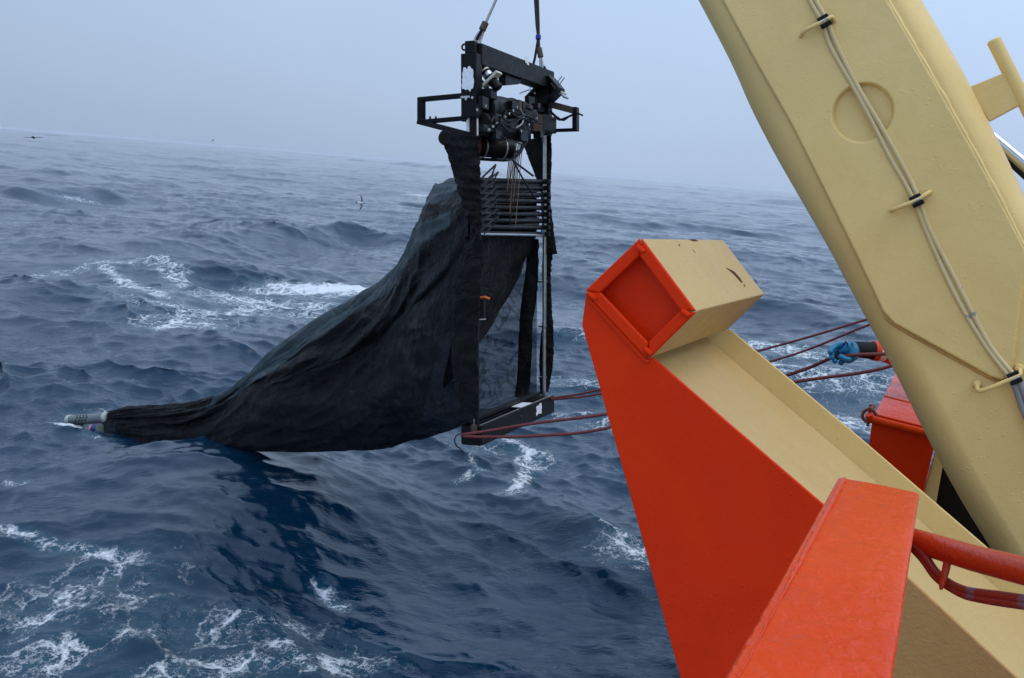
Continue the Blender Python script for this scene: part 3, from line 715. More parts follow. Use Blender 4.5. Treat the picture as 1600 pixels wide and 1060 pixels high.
# cable hooks: bent rods
hooks = [((1250, 60), (1258, 48), (1288, 33), (1300, 27), (1305, 38)), ((1390, 330), (1400, 326), (1432, 313), (1448, 303), (1455, 299)), ((1527, 600), (1533, 611), (1585, 590), (1594, 583), (1592, 576))]
for h in hooks:
    a_ = [-.012, -.055, -.06, -.05, -.012]
    ps = smooth_path([Ls(x, y, aa) for (x, y), aa in zip(h, a_)], 5)
    hk = MB().tube(ps, .0085, 10); 
    for e_ in (0, -1):
        hk.tube([Ls(*h[e_], -.022), Ls(*h[e_], .0)], [.012, .020], 10)
    hk = hk.build('cable_hook', M['buff'], leg, smooth=True)
    # dark clamp round the two cables
    c = Ls(*h[2], -.05); dd = (Ls(h[2][0] + 12, h[2][1] + 24, -.05) - c).normalized(); sd_ = dd.cross(A)
    for kk, mm in ((-.012, 'black_worn'), (.016, 'black_worn'), (.002, 'steel')):
        MB().box(c + dd * kk, dd * (.008 if mm != 'steel' else .005), sd_ * (.022 if mm != 'steel' else .018), A * (.015 if mm != 'steel' else .019)).build('clamp', M[mm], hk, bevel=.004)
# side arm with a short pipe
mb = MB(); arm = [(1512, 137), (1583, 108), (1602, 160), (1546, 190)]
mb.prism([Ls(x, y, .22) for x, y in arm], A * .03); armo = mb.build('side_arm', M['buff'], leg, bevel=.004)
mb = MB(); mb.cyl(Ls(1552, 62, .235), Ls(1640, 238, .235), .027, 18, bev=.006); mb.build('arm_pipe', M['buff'], armo, smooth=True)
# two painted cables
cl_px = [(1180, -200), (1262, -18), (1288, 33), (1302, 72), (1336, 135), (1368, 190), (1396, 244), (1418, 285), (1433, 315), (1450, 360), (1483, 428), (1512, 487), (1546, 545), (1586, 596), (1605, 640), (1640, 720)]
for k in range(2):
    ps = []
    for i, (x, y) in enumerate(cl_px):
        near = min(abs(y - 33), abs(y - 315), abs(y - 592)) 
        sep_ = 4.2 + 1.5 * math.sin(y * .03 + k)
        if near < 12: sep_ = 3.7
        dx, dy = (1, -.5) if k == 0 else (-1, .5)
        a_ = -.035 if near < 30 else -.027
        ps.append(Ls(x + dx * sep_ * (.95), y + dy * sep_ * .9, a_))
    ps = smooth_path(ps, 6)
    def zone(p):
        v = p - CAM; y = 530 - FPX * v.dot(CU) / v.dot(CF); return 0 if y < 400 else (1 if y < 590 else 2)
    groot = thing('painted_cable', ps[-1], ('right hand' if k == 0 else 'left hand') + ' cream painted cable of the pair clipped along the A-frame leg', 'cable', 'painted cables clipped to the A-frame leg')
    zs = [zone(p) for p in ps]
    for z in range(3):
        seg_ = [p for i, p in enumerate(ps) if zs[i] == z or (i > 0 and zs[i - 1] == z)]
        MB().tube(seg_, .0098 if z < 2 else .0125, 12).build(('upper_run', 'chipped_run', 'bare_run')[z], M[('cable_buff', 'cable_chipped', 'cable_bare')[z]], groot, smooth=True)
    for (tx, ty) in (((1357, 172), (1372, 205)) if k == 0 else ((1365, 188),)):
        pass
# tape rings where cables touch
# hydraulic ram behind the leg
rm = thing('hydraulic_ram', Ls(1700, 330, .6), 'polished grey hydraulic ram rod behind the cream leg at right edge', 'hydraulic ram')
MB().cyl(Ls(1520, 190, .42), Ls(1680, 322, .42), .024, 20).build('rod', M['ram'], rm, smooth=True)
MB().cyl(Ls(1500, 183, .46), Ls(1660, 330, .46), .012, 14).build('hose', M['cord'], rm, smooth=True)

# ---- far bulwark -------------------------------------------------------------------------------------
aB = 5.0
bw = thing('stern_bulwark', S(1410, 850, aB), 'orange bulwark end with lit sloping top between bracket and A-frame leg', 'bulwark')
q = lambda x, y, a=0: S(x, y, aB + a)
poly = [q(1363, 655), q(1352, 735), q(1345, 860), q(1432, 860), q(1437, 790), q(1462, 690), q(1452, 677)]
mb = MB(); mb.prism(poly, A * .62); mb.build('wall_end', M['orange'], bw, bevel=.004)
mb = MB(); poly2 = [p + A * .625 + U * .004 for p in poly]; mb.prism(poly2, A * 1.6); mb.build('wall', M['orange'], bw, bevel=.006)
mb = MB(); mb.tube(smooth_path([q(1358, 648, -.02), q(1363, 655, -.012), q(1400, 665, -.012), q(1452, 678, -.012), q(1470, 682, -.012)], 6), .018, 12); mb.build('edge_bar', M['orange_thick'], bw, smooth=True)
# top skin plate, wet thick paint
tp = [q(1365, 652), q(1456, 675)]
mb = MB(); mb.grid([[tp[0] + A * .02 + U * .014, tp[1] + A * .02 + U * .014], [tp[0] + A * .60 + U * .014, tp[1] + A * .60 + U * .014]]); 
mb.v = mb.v + [v - U * .012 for v in mb.v]; mb.f += [(4, 5, 7, 6), (0, 1, 5, 4), (2, 3, 7, 6), (0, 2, 6, 4), (1, 3, 7, 5)]; mb.mi += [0] * 5
mb.build('top_plate', M['orange_thick'], bw, bevel=.004)
mb = MB(); mb.grid([[tp[0] + A * .615 + U * .018, tp[1] + A * .615 + U * .018], [tp[0] + A * 2.2 + U * .018, tp[1] + A * 2.2 + U * .018]])
mb.v = mb.v + [v - U * .012 for v in mb.v]; mb.f += [(4, 5, 7, 6), (0, 1, 5, 4), (2, 3, 7, 6), (0, 2, 6, 4), (1, 3, 7, 5)]; mb.mi += [0] * 5
mb.build('top_plate', M['orange_thick'], bw, bevel=.004)
# shackle at the corner
mb = MB(); c = q(1358, 650, .02); mb.loop(c, Bv, U, .030, .008, 16); mb.cyl(c + U * .03 - A * .02, c + U * .045 + A * .03 - Bv * .01, .012); mb.cyl(c - U * .05, c + U * .055, .007); mb.build('shackle', M['rust_cap'], bw, smooth=True)
# cream stiffener and a black block painting in the shade beside it
mb = MB(); mb.prism([q(1466, 690, .02), q(1438, 790, .02), q(1437, 860, .02), q(1475, 860, .02), q(1462, 790, .02), q(1478, 700, .02)], A * .05); mb.build('stiffener', M['buff'], bw, bevel=.003)
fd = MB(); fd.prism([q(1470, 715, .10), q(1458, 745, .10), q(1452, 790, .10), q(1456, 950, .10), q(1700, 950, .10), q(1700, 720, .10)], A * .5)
tag(fd.build('shaded_gap_block', M['void'], None, bevel=.03, seg=3), 'black block filling the shaded gap below the A-frame leg', 'filler')

# ================================================================ the net frame hanging outboard
dN = 6.30
FN = P(739, 690, dN)                                          # near bottom corner
FFp = P(850, 640, dN * 1.185)
E = (FFp - FN).normalized(); FL = (FFp - FN).length
V = (CU * .995 - CF * .10); V = (V - E * V.dot(E)).normalized()
T = E.cross(V).normalized()
if T.dot(CR) < 0: T = -T                                       # towards the ship
def fr(s, v, t): return FN + E * s + V * v + T * t
def onS(px, py, s):                                            # sight line meets the plane across the frame at s
    return hit(px, py, E, (FN + E * s - CAM).dot(E))
def onT(px, py, t=0.0):
    return hit(px, py, T, (FN + T * t - CAM).dot(T))
def sv(p): d = p - FN; return d.dot(E), d.dot(V), d.dot(T)
def proj(p):
    d = p - CAM; z = d.dot(CF); return (800 + FPX * d.dot(CR) / z, 530 - FPX * d.dot(CU) / z)
nf = thing('net_frame', fr(FL / 2, 0, 0), 'tall black steel net frame with instruments, hung from two cables over the sea', 'net frame')
FHt = sv(onS(738, 85, 0.0))[1]
print('frame', FL, FHt, proj(fr(FL, FHt, 0)), proj(fr(0, FHt, 0)), proj(fr(FL, 0, 0)))
def vpx(y, s): return sv(onS(740 + (850 - 740) * s / FL, y, s))[1]
nfp = lambda mbx, name, m, parent=None, **k: mbx.build(name, M[m], parent or nf, **k)
v85, v185 = vpx(85, 0), vpx(185, 0)
# corner posts of the head
nfp(MB().beam(fr(.0, v185, 0), fr(.0, v85, 0), E * .045, T * .050), 'head_post', 'black', bevel=.004)
vF0, vF1 = vpx(212, FL), vpx(128, FL)
nfp(MB().beam(fr(FL, vF0, 0), fr(FL, vF1 + .02, 0), E * .04, T * .042), 'head_post', 'black', bevel=.004)
# torn white sticker on the near post face
def torn(c, ax, ay, w_, h_, n=22, rag=.22, seed=1):
    rnd = random.Random(seed); pts = []
    for i in range(n):
        t_ = 2 * PI * i / n; cx, sy = math.cos(t_), math.sin(t_)
        k_ = 1 / max(abs(cx), abs(sy)); rr = 1 - rnd.random() * rag
        pts.append(c + ax * cx * k_ * w_ * rr + ay * sy * k_ * h_ * rr)
    return pts
pc = fr(-.0475, (vpx(107, 0) + vpx(144, 0)) / 2, -.004)
nfp(MB().prism(torn(pc, T, V, .042, .075, 26, .3, 3), -E * .0015), 'torn_sticker', 'label_white')
# lug, top beam, gusset
nfp(MB().beam(fr(0, v85, -.0), fr(0, v85 + .075, -.0), E * .03, T * .032), 'lifting_lug', 'black', bevel=.006)
nfp(MB().loop(fr(-.0, v85 + .045, -.045), T, V, .017, .006, 14), 'lug_eye', 'black', smooth=True)
b0 = fr(.03, vpx(87, 0) + .012, .0); b1 = fr(FL + .04, vpx(126, FL) - .0, .0)
bd = (b1 - b0).normalized(); bu = bd.cross(T).normalized(); bu = bu if bu.dot(V) > 0 else -bu
nfp(MB().beam(b0, b1, T * .055, bu * .062), 'top_beam', 'black_worn', bevel=.004)
ct = fr(FL * .60, vpx(103, FL * .6) + .03, .058)
nfp(MB().prism(torn(ct, E, V, .05, .03, 20, .6, 9), T * .0015), 'torn_sticker', 'label_white')
g0 = [onT(790, 112, .03), onT(790, 134, .03), onT(811, 132, .03), onT(822, 121, .03), onT(840, 126, .03), onT(838, 112, .03)]
nfp(MB().prism(g0, -T * .05), 'gusset_plate', 'black', bevel=.003)
# left bracket loop (flat bar), in a plane across the frame
s0 = -.02
bar = lambda p, q_, wd, dp, m='black', nm='guard_bar': nfp(MB().beam(p, q_, (q_ - p).normalized().cross(E).normalized() * wd, E * dp), nm, m, bevel=.003)
L = lambda x, y, s=0.0: onS(x, y, s)
bar(L(656, 156), L(732, 149), .012, .03); bar(L(658.5, 153), L(658.5, 194), .015, .03); bar(L(658, 191), L(732, 184.5), .011, .03)
bar(L(657, 191, .02), L(738, 212, .02), .016, .05, 'black_worn')
for x in (672, 681): nfp(MB().cyl(L(x, 189), L(x, 182), .006, 8), 'bolt', 'black', smooth=True)
# right bracket loop on the far side
bar(L(836, 157, FL), L(900, 174, FL), .022, .03, 'brown_fin', 'guard_rail'); bar(L(899.5, 168, FL), L(899.5, 205, FL), .017, .03); bar(L(858, 204.5, FL), L(903, 203, FL), .010, .03)
bar(L(900, 176, FL), L(911, 181, FL), .006, .006)
nfp(MB().tube(smooth_path([L(862, 176, FL), L(873, 187, FL), L(885, 184, FL), L(894, 180, FL), L(899, 178, FL)], 6), .008, 8), 'instrument_cable', 'cord', smooth=True)
nfp(MB().tube(smooth_path([L(858, 172, FL), L(870, 183, FL), L(880, 188, FL), L(888, 183, FL)], 6), .007, 8), 'instrument_cable', 'cord', smooth=True)
# machinery deck: cross beams, drive housing, canisters
v150, v208 = vpx(150, 0), vpx(208, 0)
nfp(MB().beam(fr(.04, vpx(152, 0), -.03), fr(FL, vpx(172, FL), -.03), T * .05, V * .022), 'cross_beam', 'black', bevel=.003)
nfp(MB().beam(fr(.04, vpx(182, 0), -.04), fr(FL, vpx(200, FL), -.04), T * .05, V * .022), 'cross_beam', 'black_worn', bevel=.003)
nfp(MB().cyl(fr(.10, vpx(168, .1), .02), fr(FL * .66, vpx(180, FL * .66), .02), .085, 24), 'drive_housing', 'black', smooth=True)
for s_ in (.18, .36, .54): nfp(MB().cyl(fr(s_, vpx(170 + 10 * s_, s_), .02), fr(s_ + .025, vpx(170 + 10 * s_, s_), .02), .091, 24), 'housing_band', 'black_worn', smooth=True)
nfp(MB().cyl(fr(.04, vpx(196, .05), .04), fr(FL * .55, vpx(205, FL * .55), .04), .075, 24), 'gear_case', 'black_worn', smooth=True)
nfp(MB().box(fr(FL * .55, vpx(200, FL * .55), .02), E * .12, T * .05, V * .07), 'motor_box', 'black', bevel=.008)
# finned brown side and grey box at the far end
nfp(MB().box(fr(FL * .86, vpx(195, FL * .86), .06), E * .13, T * .045, V * .055), 'controller_box', 'black_worn', bevel=.006)
fins = MB()
for i in range(9): fins.box(fr(FL * .62 + i * .024, vpx(194, FL * .70), .055), E * .006, T * .045, V * .06)
fo = nfp(fins, 'cooling_fins', 'brown_fin')
rc = random.Random(12)
nfp(MB().prism([onT(752, 150, .075), onT(842, 166, .075), onT(842, 172, .075), onT(752, 162, .075)], -T * .02), 'cross_plate', 'black', bevel=.003)
nfp(MB().prism([onT(826, 150, .08), onT(836, 152, .08), onT(836, 205, .08), onT(828, 205, .08)], -T * .03), 'upright_plate', 'black_worn', bevel=.003)
for i in range(16):
    x = rc.uniform(754, 846); y = rc.uniform(158, 210) + (x - 750) * .06
    nfp(MB().box(onT(x, y, rc.uniform(.09, .13)), E * rc.uniform(.02, .07), T * rc.uniform(.012, .03), V * rc.uniform(.010, .035)), rc.choice(['bracket', 'junction_box', 'clamp']), rc.choice(['black', 'black', 'black_worn', 'brown_fin']), bevel=.003)
for i in range(6):
    x = rc.uniform(752, 800); y = rc.uniform(160, 205); pts = [onT(x, y, .12)]
    for k in range(4):
        x += rc.uniform(6, 22); y += rc.uniform(-13, 15); pts.append(onT(min(x, 852), y, .12 + rc.uniform(-.02, .04)))
    nfp(MB().tube(smooth_path(pts, 6), rc.uniform(.004, .008), 7), 'instrument_cable', rc.choice(['cord', 'cord', 'black']), smooth=True)
for i in range(14): nfp(MB().cyl(onT(rc.uniform(756, 846), rc.uniform(160, 212), .12), onT(rc.uniform(756, 846), 0, .12) * 0 + onT(760 + i * 6, 165 + (i * 37 % 40), .145), .001, 6) if False else MB().box(onT(758 + i * 6.2, 166 + (i * 37 % 42), .135), E * .008, T * .006, V * .008), 'bolt', rc.choice(['steel', 'galv', 'brown_fin']), bevel=.002)
nfp(MB().tube(smooth_path([onT(812, 170, .13), onT(818, 182, .14), onT(815, 194, .14), onT(806, 200, .13)], 6), .005, 8), 'instrument_cable', 'galv', smooth=True)
# battery canister with a red end cap
bc0 = P(746, 229, 6.25); bdir = (E * .55 + CR * .75 - CU * .03).normalized()
bc1 = bc0 + bdir * .24
bat = nfp(MB().cyl(bc0, bc1, .062, 26, bev=.012), 'battery_canister', 'black', smooth=True)
nfp(MB().cyl(bc0 - bdir * .01, bc0 + bdir * .018, .052, 24), 'end_cap', 'rust_cap', bat, smooth=True)
for k in (.035, .17): nfp(MB().cyl(bc0 + bdir * k, bc0 + bdir * (k + .012), .0655, 26, bev=.003), 'clamp_band', 'steel' if k < .1 else 'galv', bat, smooth=True)
nfp(MB().tube(smooth_path([bc1, P(798, 236, 6.5), P(812, 236, 6.6), P(822, 222, 6.8), P(824, 212, 6.9)], 8), .009, 8), 'instrument_cable', 'cord', smooth=True)
nfp(MB().tube(smooth_path([P(766, 243, 6.3), P(780, 250, 6.4), P(800, 248, 6.6), P(814, 236, 6.75), P(818, 222, 6.8)], 8), .011, 8), 'instrument_cable', 'cord', smooth=True)
nfp(MB().tube([P(747, 248.5, 6.35), P(770, 250, 6.4), P(790, 250, 6.45)], .010, 8), 'instrument_cable', 'cord', smooth=True)
# pair of white rods below the near post
for (x0_, x1_, y0_, y1_) in ((731.5, 732.5, 182, 216), (744, 744.5, 180, 215)):
    rd = nfp(MB().cyl(L(x0_, y0_), L(x1_, y1_), .0125, 16), 'spacer_rod', 'white_rod', smooth=True)
    nfp(MB().cyl(L(x0_, y0_ + 1), L(x0_, y0_ + 5), .018, 16), 'rod_nut', 'white_rod', rd, smooth=True)
nfp(MB().box(L(727, 152, -.05), T * .03, E * .004, V * .007), 'bolt_plate', 'steel', bevel=.003)
for x, y in ((738, 153), (728, 155), (746, 172)): nfp(MB().cyl(L(x, y, -.055), L(x, y, -.045), .008, 10), 'bolt', 'steel', smooth=True)
# camera-like sensor on its cream plate
sc0, sc1 = L(753, 106, .10), L(779, 139, .10); sdv = (sc1 - sc0).normalized()
so = nfp(MB().cyl(sc0, sc1, .030, 20), 'sensor', 'black', smooth=True)
nfp(MB().cyl(sc0 + sdv * .02, sc0 + sdv * .035, .0315, 20), 'sensor_ring', 'cream_plastic', so, smooth=True)
nfp(MB().cyl(sc0 + sdv * .045, sc0 + sdv * .075, .031, 20), 'sensor_ring', 'steel', so, smooth=True)
pm = L(767, 124, .10); pp = sdv.cross(E).normalized()
nfp(MB().box(pm + sdv * .005, sdv * .009, pp * .066, E * .04), 'sensor_plate', 'cream_plastic', bevel=.003)
nfp(MB().cyl(L(751, 126, .12), L(762, 139, .12), .012, 12), 'sensor_arm', 'black', smooth=True)
nfp(MB().box(L(760, 148, .08), T * .05, E * .05, V * .03), 'sensor_base', 'black', bevel=.006)
# tilted sampler on the far side: open box, pins and plates
bx = L(852, 147, FL - .05); u1 = (L(868, 131, FL - .05) - L(846, 153, FL - .05)).normalized(); u2 = u1.cross(E).normalized()
for sg in (-1, 1): nfp(MB().box(bx + u2 * sg * .058, u1 * .105, u2 * .008, E * .08), 'sampler_side', 'black', bevel=.003)
for sg in (-1, 1): nfp(MB().box(bx + u1 * sg * .105, u1 * .008, u2 * .058, E * .07), 'sampler_side', 'black', bevel=.003)
nfp(MB().box(bx + E * .05, u1 * .08, u2 * .055, E * .006), 'sampler_back', 'black_worn')
nfp(MB().box(L(873, 139, FL), u2 * .055, u1 * .012, E * .05), 'sampler_plate', 'cream_plastic', bevel=.003)
nfp(MB().box(L(879, 147, FL), u2 * .040, u1 * .007, E * .05), 'sampler_plate', 'steel', bevel=.003)
for dx in (0, 4): nfp(MB().tube([L(868 + dx, 133 + dx * .6, FL), L(878 + dx, 119 + dx * .6, FL)], .004, 6), 'pin', 'steel', smooth=True)
nfp(MB().cyl(L(864, 139, FL), L(870, 131, FL), .02, 12), 'pin_block', 'brown_fin', smooth=True)
nfp(MB().tube(smooth_path([L(846, 124, FL), L(858, 123, FL), L(864, 125, FL), L(862, 131, FL)], 6), .012, 8), 'instrument_cable', 'cord', smooth=True)
nfp(MB().tube(smooth_path([L(823, 129, FL - .1), L(829, 122, FL - .1), L(832, 118, FL - .1), L(829, 126, FL - .1), L(828, 141, FL - .1)], 6), .004, 6), 'white_lashing', 'label_white', smooth=True)
nfp(MB().tube(smooth_path([L(812, 146, FL - .1), L(822, 142, FL - .1), L(830, 141, FL - .1), L(837, 147, FL - .1)], 6), .006, 6), 'white_lashing', 'label_white', smooth=True)
nfp(MB().cyl(L(838, 131, FL - .1), L(838.5, 133, FL - .1), .016, 12), 'white_float', 'label_white', smooth=True)
# side rails down to the foot bar
vtop = vpx(215, 0); vtF = vpx(214, FL)
nfp(MB().beam(fr(.0, .06, .015), fr(.0, v185, .015), E * .018, T * .022), 'side_rail', 'black', bevel=.003)
nfp(MB().cyl(fr(FL, .06, .0), fr(FL, vtF, .0), .0145, 14), 'side_rail', 'steel', smooth=True)
for k, y in enumerate((440, 510, 590)): nfp(MB().cyl(fr(FL, vpx(y, FL), 0) - T * .045, fr(FL, vpx(y, FL), 0) + T * .02, .008, 8), 'rail_pin', 'steel', smooth=True)
# net bars in their stack
nb_ = 9; bars = []
for i in range(nb_):
    yN = 281 + i * 10.4; yF = 284.5 + i * 10.2
    p0 = fr(.02, vpx(yN, 0), .0 + .006 * (i % 2)); p1 = fr(FL - .03, vpx(yF, FL), .0)
    mid = (p0 + p1) / 2 - V * .006 * random.random()
    nfp(MB().tube([p0, mid, p1], .0165, 10), 'net_bar', 'black', smooth=True)
    nfp(MB().box(p1 + T * .02, E * .02, T * .03, V * .016), 'bar_latch', 'black_worn', bevel=.004)
nfp(MB().cyl(fr(.02, vpx(366, 0), .01), fr(FL - .02, vpx(368, FL), .01), .010, 10), 'stop_bar', 'steel', smooth=True)
nfp(MB().box(fr(FL - .12, vpx(362, FL), .03), E * .035, T * .002, V * .012), 'blue_tag', 'blue_band')
# bridle cords zig-zagging over the bars
for i in range(8):
    y0_ = 258 + i * 11.5; pts = [onT(751, y0_ + 22, .05), onT(777 + random.uniform(-3, 3), y0_, .07), onT(770 + random.uniform(-2, 2), y0_ + 16, .06), onT(757, y0_ + 27, .05)]
    nfp(MB().tube(pts, .005 if i > 1 else .007, 6), 'bridle_cord', 'cord', smooth=True)
for i in range(nb_ - 1):
    ya, yb_ = 283 + i * 10.4, 289 + i * 10.4; rows_ = []
    for a_ in range(2):
        row = []
        for b_ in range(16):
            s_ = .04 + (FL - .10) * b_ / 15
            row.append(fr(s_, vpx((ya if a_ == 0 else yb_) + 1.5 * noise.noise(Vector((b_ * .5, i * 3, a_))), 0) + (vpx(285, FL) - vpx(281, 0)) * s_ / FL, -.018 + .008 * noise.noise(Vector((b_ * .7, i, a_ * 2)))))
        rows_.append(row)
    nfp(MB().grid(rows_), 'bar_cloth', 'cloth_grey', smooth=True)
# release wires from the drive down to the bars
for i in range(10):
    xt = 801 + i * 1.9; xb = 792 + i * 1.5 - (i % 3); yb = 280 + (i % 5) * 18
    nfp(MB().tube([onT(xt, 206, .05), onT((xt + xb) / 2 - .5, (206 + yb) / 2, .05), onT(xb, yb, .04)], .0032, 6), 'release_wire', 'tan_line' if i % 2 else 'cord', smooth=True)
nfp(MB().tube([onT(790, 226, .05), onT(802, 252, .05), onT(833, 275, .05)], .007, 6), 'bridle_cord', 'cord', smooth=True)
nfp(MB().tube([onT(803, 254, .05), onT(820, 285, .05), onT(838, 312, .05)], .006, 6), 'bridle_cord', 'cord', smooth=True)
nfp(MB().cyl(L(696, 216, -.04), L(700, 216, .05), .045, 20), 'sleeve_drum', 'black', smooth=True)
# flow counter with an orange cap on the near rail
fm0 = fr(.06, vpx(500, 0), .02); fm1 = fr(.06, vpx(467, 0), .02)
fo = nfp(MB().cyl(fm0, fm1, .035, 18), 'flow_counter', 'black', smooth=True)
nfp(MB().loop(fm1 + V * .004, E, T, .035, .005, 18), 'counter_ring', 'steel', fo, smooth=True)
nfp(MB().loop(fm0, E, T, .036, .004, 18), 'counter_ring', 'galv', fo, smooth=True)
nfp(MB().tube([L(750, 466, .03), L(757, 464.5, .03), L(765, 467, .03)], .008, 8), 'orange_clip', 'orange_tape', fo, smooth=True)
# foot bar: channel with top rail, sheet, sticker
zb = .055
nfp(MB().beam(fr(-.03, .045, .065), fr(FL + .02, .045, .065), T * .008, V * .062), 'foot_bar', 'black_worn', bevel=.003)
nfp(MB().beam(fr(-.03, -.012, .0), fr(FL + .02, -.012, .0), T * .060, V * .007), 'foot_plate', 'black', bevel=.002)
nfp(MB().beam(fr(-.025, .045, -.062), fr(FL + .015, .045, -.062), T * .007, V * .060), 'foot_bar', 'black', bevel=.003)
nfp(MB().beam(fr(-.032, .045, 0), fr(-.024, .045, 0), T * .055, V * .055), 'end_plate', 'black', bevel=.003)
nfp(MB().beam(fr(FL + .016, .045, 0), fr(FL + .026, .045, 0), T * .055, V * .055), 'end_plate', 'black', bevel=.003)
nfp(MB().beam(fr(.02, .125, -.03), fr(FL - .0, .125, -.03), T * .020, V * .014), 'foot_rail', 'black_worn', bevel=.004)
nfp(MB().beam(fr(.02, .09, -.02), fr(FL, .09, -.02), T * .008, V * .010), 'foot_rail', 'black', bevel=.003)
nfp(MB().beam(fr(.0, .100, .045), fr(FL, .100, .045), T * .006, V * .004), 'foot_lip', 'galv')
nfp(MB().box(fr(FL * .60, .112, .025), E * .10, T * .035, V * .0015), 'white_sheet', 'label_white')
nfp(MB().prism(torn(fr(FL * .76, .052, .0735), E, V, .06, .042, 22, .35, 4), T * .0012), 'torn_sticker', 'label_white')
nfp(MB().cyl(L(740, 654, -.03), L(740, 668, -.03), .013, 12), 'corner_pin', 'steel', smooth=True)
nfp(MB().cyl(L(740, 664, -.035), L(741, 676, -.035), .020, 12), 'corner_nut', 'brown_fin', smooth=True)
for s_, v_ in ((.3, .03), (.62, .06), (.9, .05)): nfp(MB().cyl(fr(s_, v_, .07), fr(s_, v_, .08), .007, 8), 'bolt', 'brown_fin', smooth=True)
nfp(MB().loop(fr(-.02, -.0, .0) - T * .07, T, V, .045, .004, 12, 6, arc=(PI * .5, PI * 1.5)), 'corner_loop', 'cord', smooth=True)

# ---- lifting cables ----------------------------------------------------------------------------------
for k, (x0_, y0_, x1_, y1_, xt, yt, nm, d0, d1, s) in enumerate(((745, 66, 757, 40, 840, -150, 'left grey wire lifting cable rising from the near corner of the net frame', 6.28, 6.28, 0), (846.5, 112, 843, 80, 828, -150, 'right dark lifting cable rising from the far corner of the net frame', 7.44, 7.4, FL))):
    root = thing('lifting_cable', P(x0_, y0_, d0), nm, 'cable', 'lifting cables above the net frame')
    pS = P(x0_, y0_, d0); pE = P(x1_, y1_, d1); pT = P(xt, yt, d1)
    if k == 0:
        MB().tube([P(757, 40, 6.28), P(763, 27, 6.28), P(775, 0, 6.28), P(840, -150, 6.28), P(905, -300, 6.28)], .0085, 10).build('wire', M['galv'], root, smooth=True)
        MB().cyl(P(753, 48, 6.28), P(759, 35, 6.28), .022, 14, bev=.004).build('swaged_sleeve', M['brown_fin'], root, smooth=True)
        pp_ = [P(754, 46, 6.28), P(747, 54, 6.27), P(742.5, 63, 6.27), P(744.5, 67, 6.26), P(749, 66, 6.27), P(752.5, 57, 6.28), P(755.5, 46, 6.28)]
        MB().tube(smooth_path(pp_, 6), .010, 8).build('eye_loop', M['galv'], root, smooth=True)
        pp_ = [P(753, 47, 6.25), P(748.5, 55, 6.25), P(745, 63, 6.25)]
        MB().tube(smooth_path(pp_, 4), .009, 8).build('thimble', M['black_worn'], root, smooth=True)
    else:
        for off, r_ in ((-1.2, .010), (1.4, .010)):
            MB().tube([P(841.5, 62, 7.4), P(840 + off * 1.0, 40, 7.4), P(838 + off * 1.5, 0, 7.4), P(832 + off * 2, -150, 7.4), P(826 + off * 2, -300, 7.4)], r_, 8).build('wire', M['cord'], root, smooth=True)
        MB().cyl(P(841, 62, 7.4), P(841, 55, 7.4), .020, 12).build('blue_tape', M['blue_tape'], root, smooth=True)
        MB().cyl(P(842, 75, 7.4), P(845, 90, 7.4), .021, 12).build('swaged_sleeve', M['brown_fin'], root, smooth=True)
        MB().tube([P(841, 58, 7.4), P(842, 75, 7.4)], .011, 8).build('wire', M['cord'], root, smooth=True)
        for dx in (-1.6, 1.6): MB().tube([P(845, 88, 7.4), P(845.5 + dx, 96, 7.4), P(846 + dx, 107, 7.4)], .008, 8).build('eye_strand', M['galv'], root, smooth=True)
        MB().tube([P(840.5, 62, 7.4), P(836, 90, 7.4), P(832.5, 105, 7.45)], .009, 8).build('signal_cable', M['cord'], root, smooth=True)
        MB().loop(P(846.5, 109, 7.42), CR, CU, .026, .009, 18).build('shackle', M['black'], root, smooth=True)

# ---- the net --------------------------------------------------------------------------------------------
net = thing('plankton_net', P(420, 700, 9.0), 'long black plankton net trailing from the frame down to the water at left', 'plankton net')
Tt = [(775, 290), (745, 282), (712, 284), (694, 296), (683, 322), (664, 360), (644, 396), (613, 430), (572, 458), (520, 488), (470, 520), (432, 548), (402, 578), (362, 609), (310, 626), (250, 633), (200, 638), (170, 644)]
Bt = [(752, 660), (728, 665), (712, 671), (690, 677), (662, 685), (630, 692), (600, 698), (560, 703.5), (515, 706), (470, 707.5), (425, 705.5), (388, 700), (360, 706.5), (325, 707.5), (280, 704), (235, 697), (200, 689), (170, 682)]
def resample(pl, n):
    pl = [Vector((x, y, 0)) for x, y in pl]; sp = smooth_path(pl, 10); d = [0]
    for a_, b_ in zip(sp[:-1], sp[1:]): d.append(d[-1] + (b_ - a_).length)
    out_ = []; j = 0
    for i in range(n):
        t_ = d[-1] * i / (n - 1)
        while j < len(d) - 2 and d[j + 1] < t_: j += 1
        f_ = (t_ - d[j]) / max(d[j + 1] - d[j], 1e-9); out_.append(sp[j].lerp(sp[j + 1], min(max(f_, 0), 1)))
    return out_
NS, NTH = 170, 190
tq = smooth_path([Vector((x, y, 0)) for x, y in Tt], 10); bq = smooth_path([Vector((x, y, 0)) for x, y in Bt], 10)
NS = len(tq)
dT = lambda u: 6.95 + (COD.y * 0 + 4.35) * u ** 1.25        # depth along the net, metres from the lens
dEnd = (on_sea(150, 664) - CAM).dot(CF)
def depth(u): return 6.90 + (dEnd - 6.90) * (u ** 1.2)
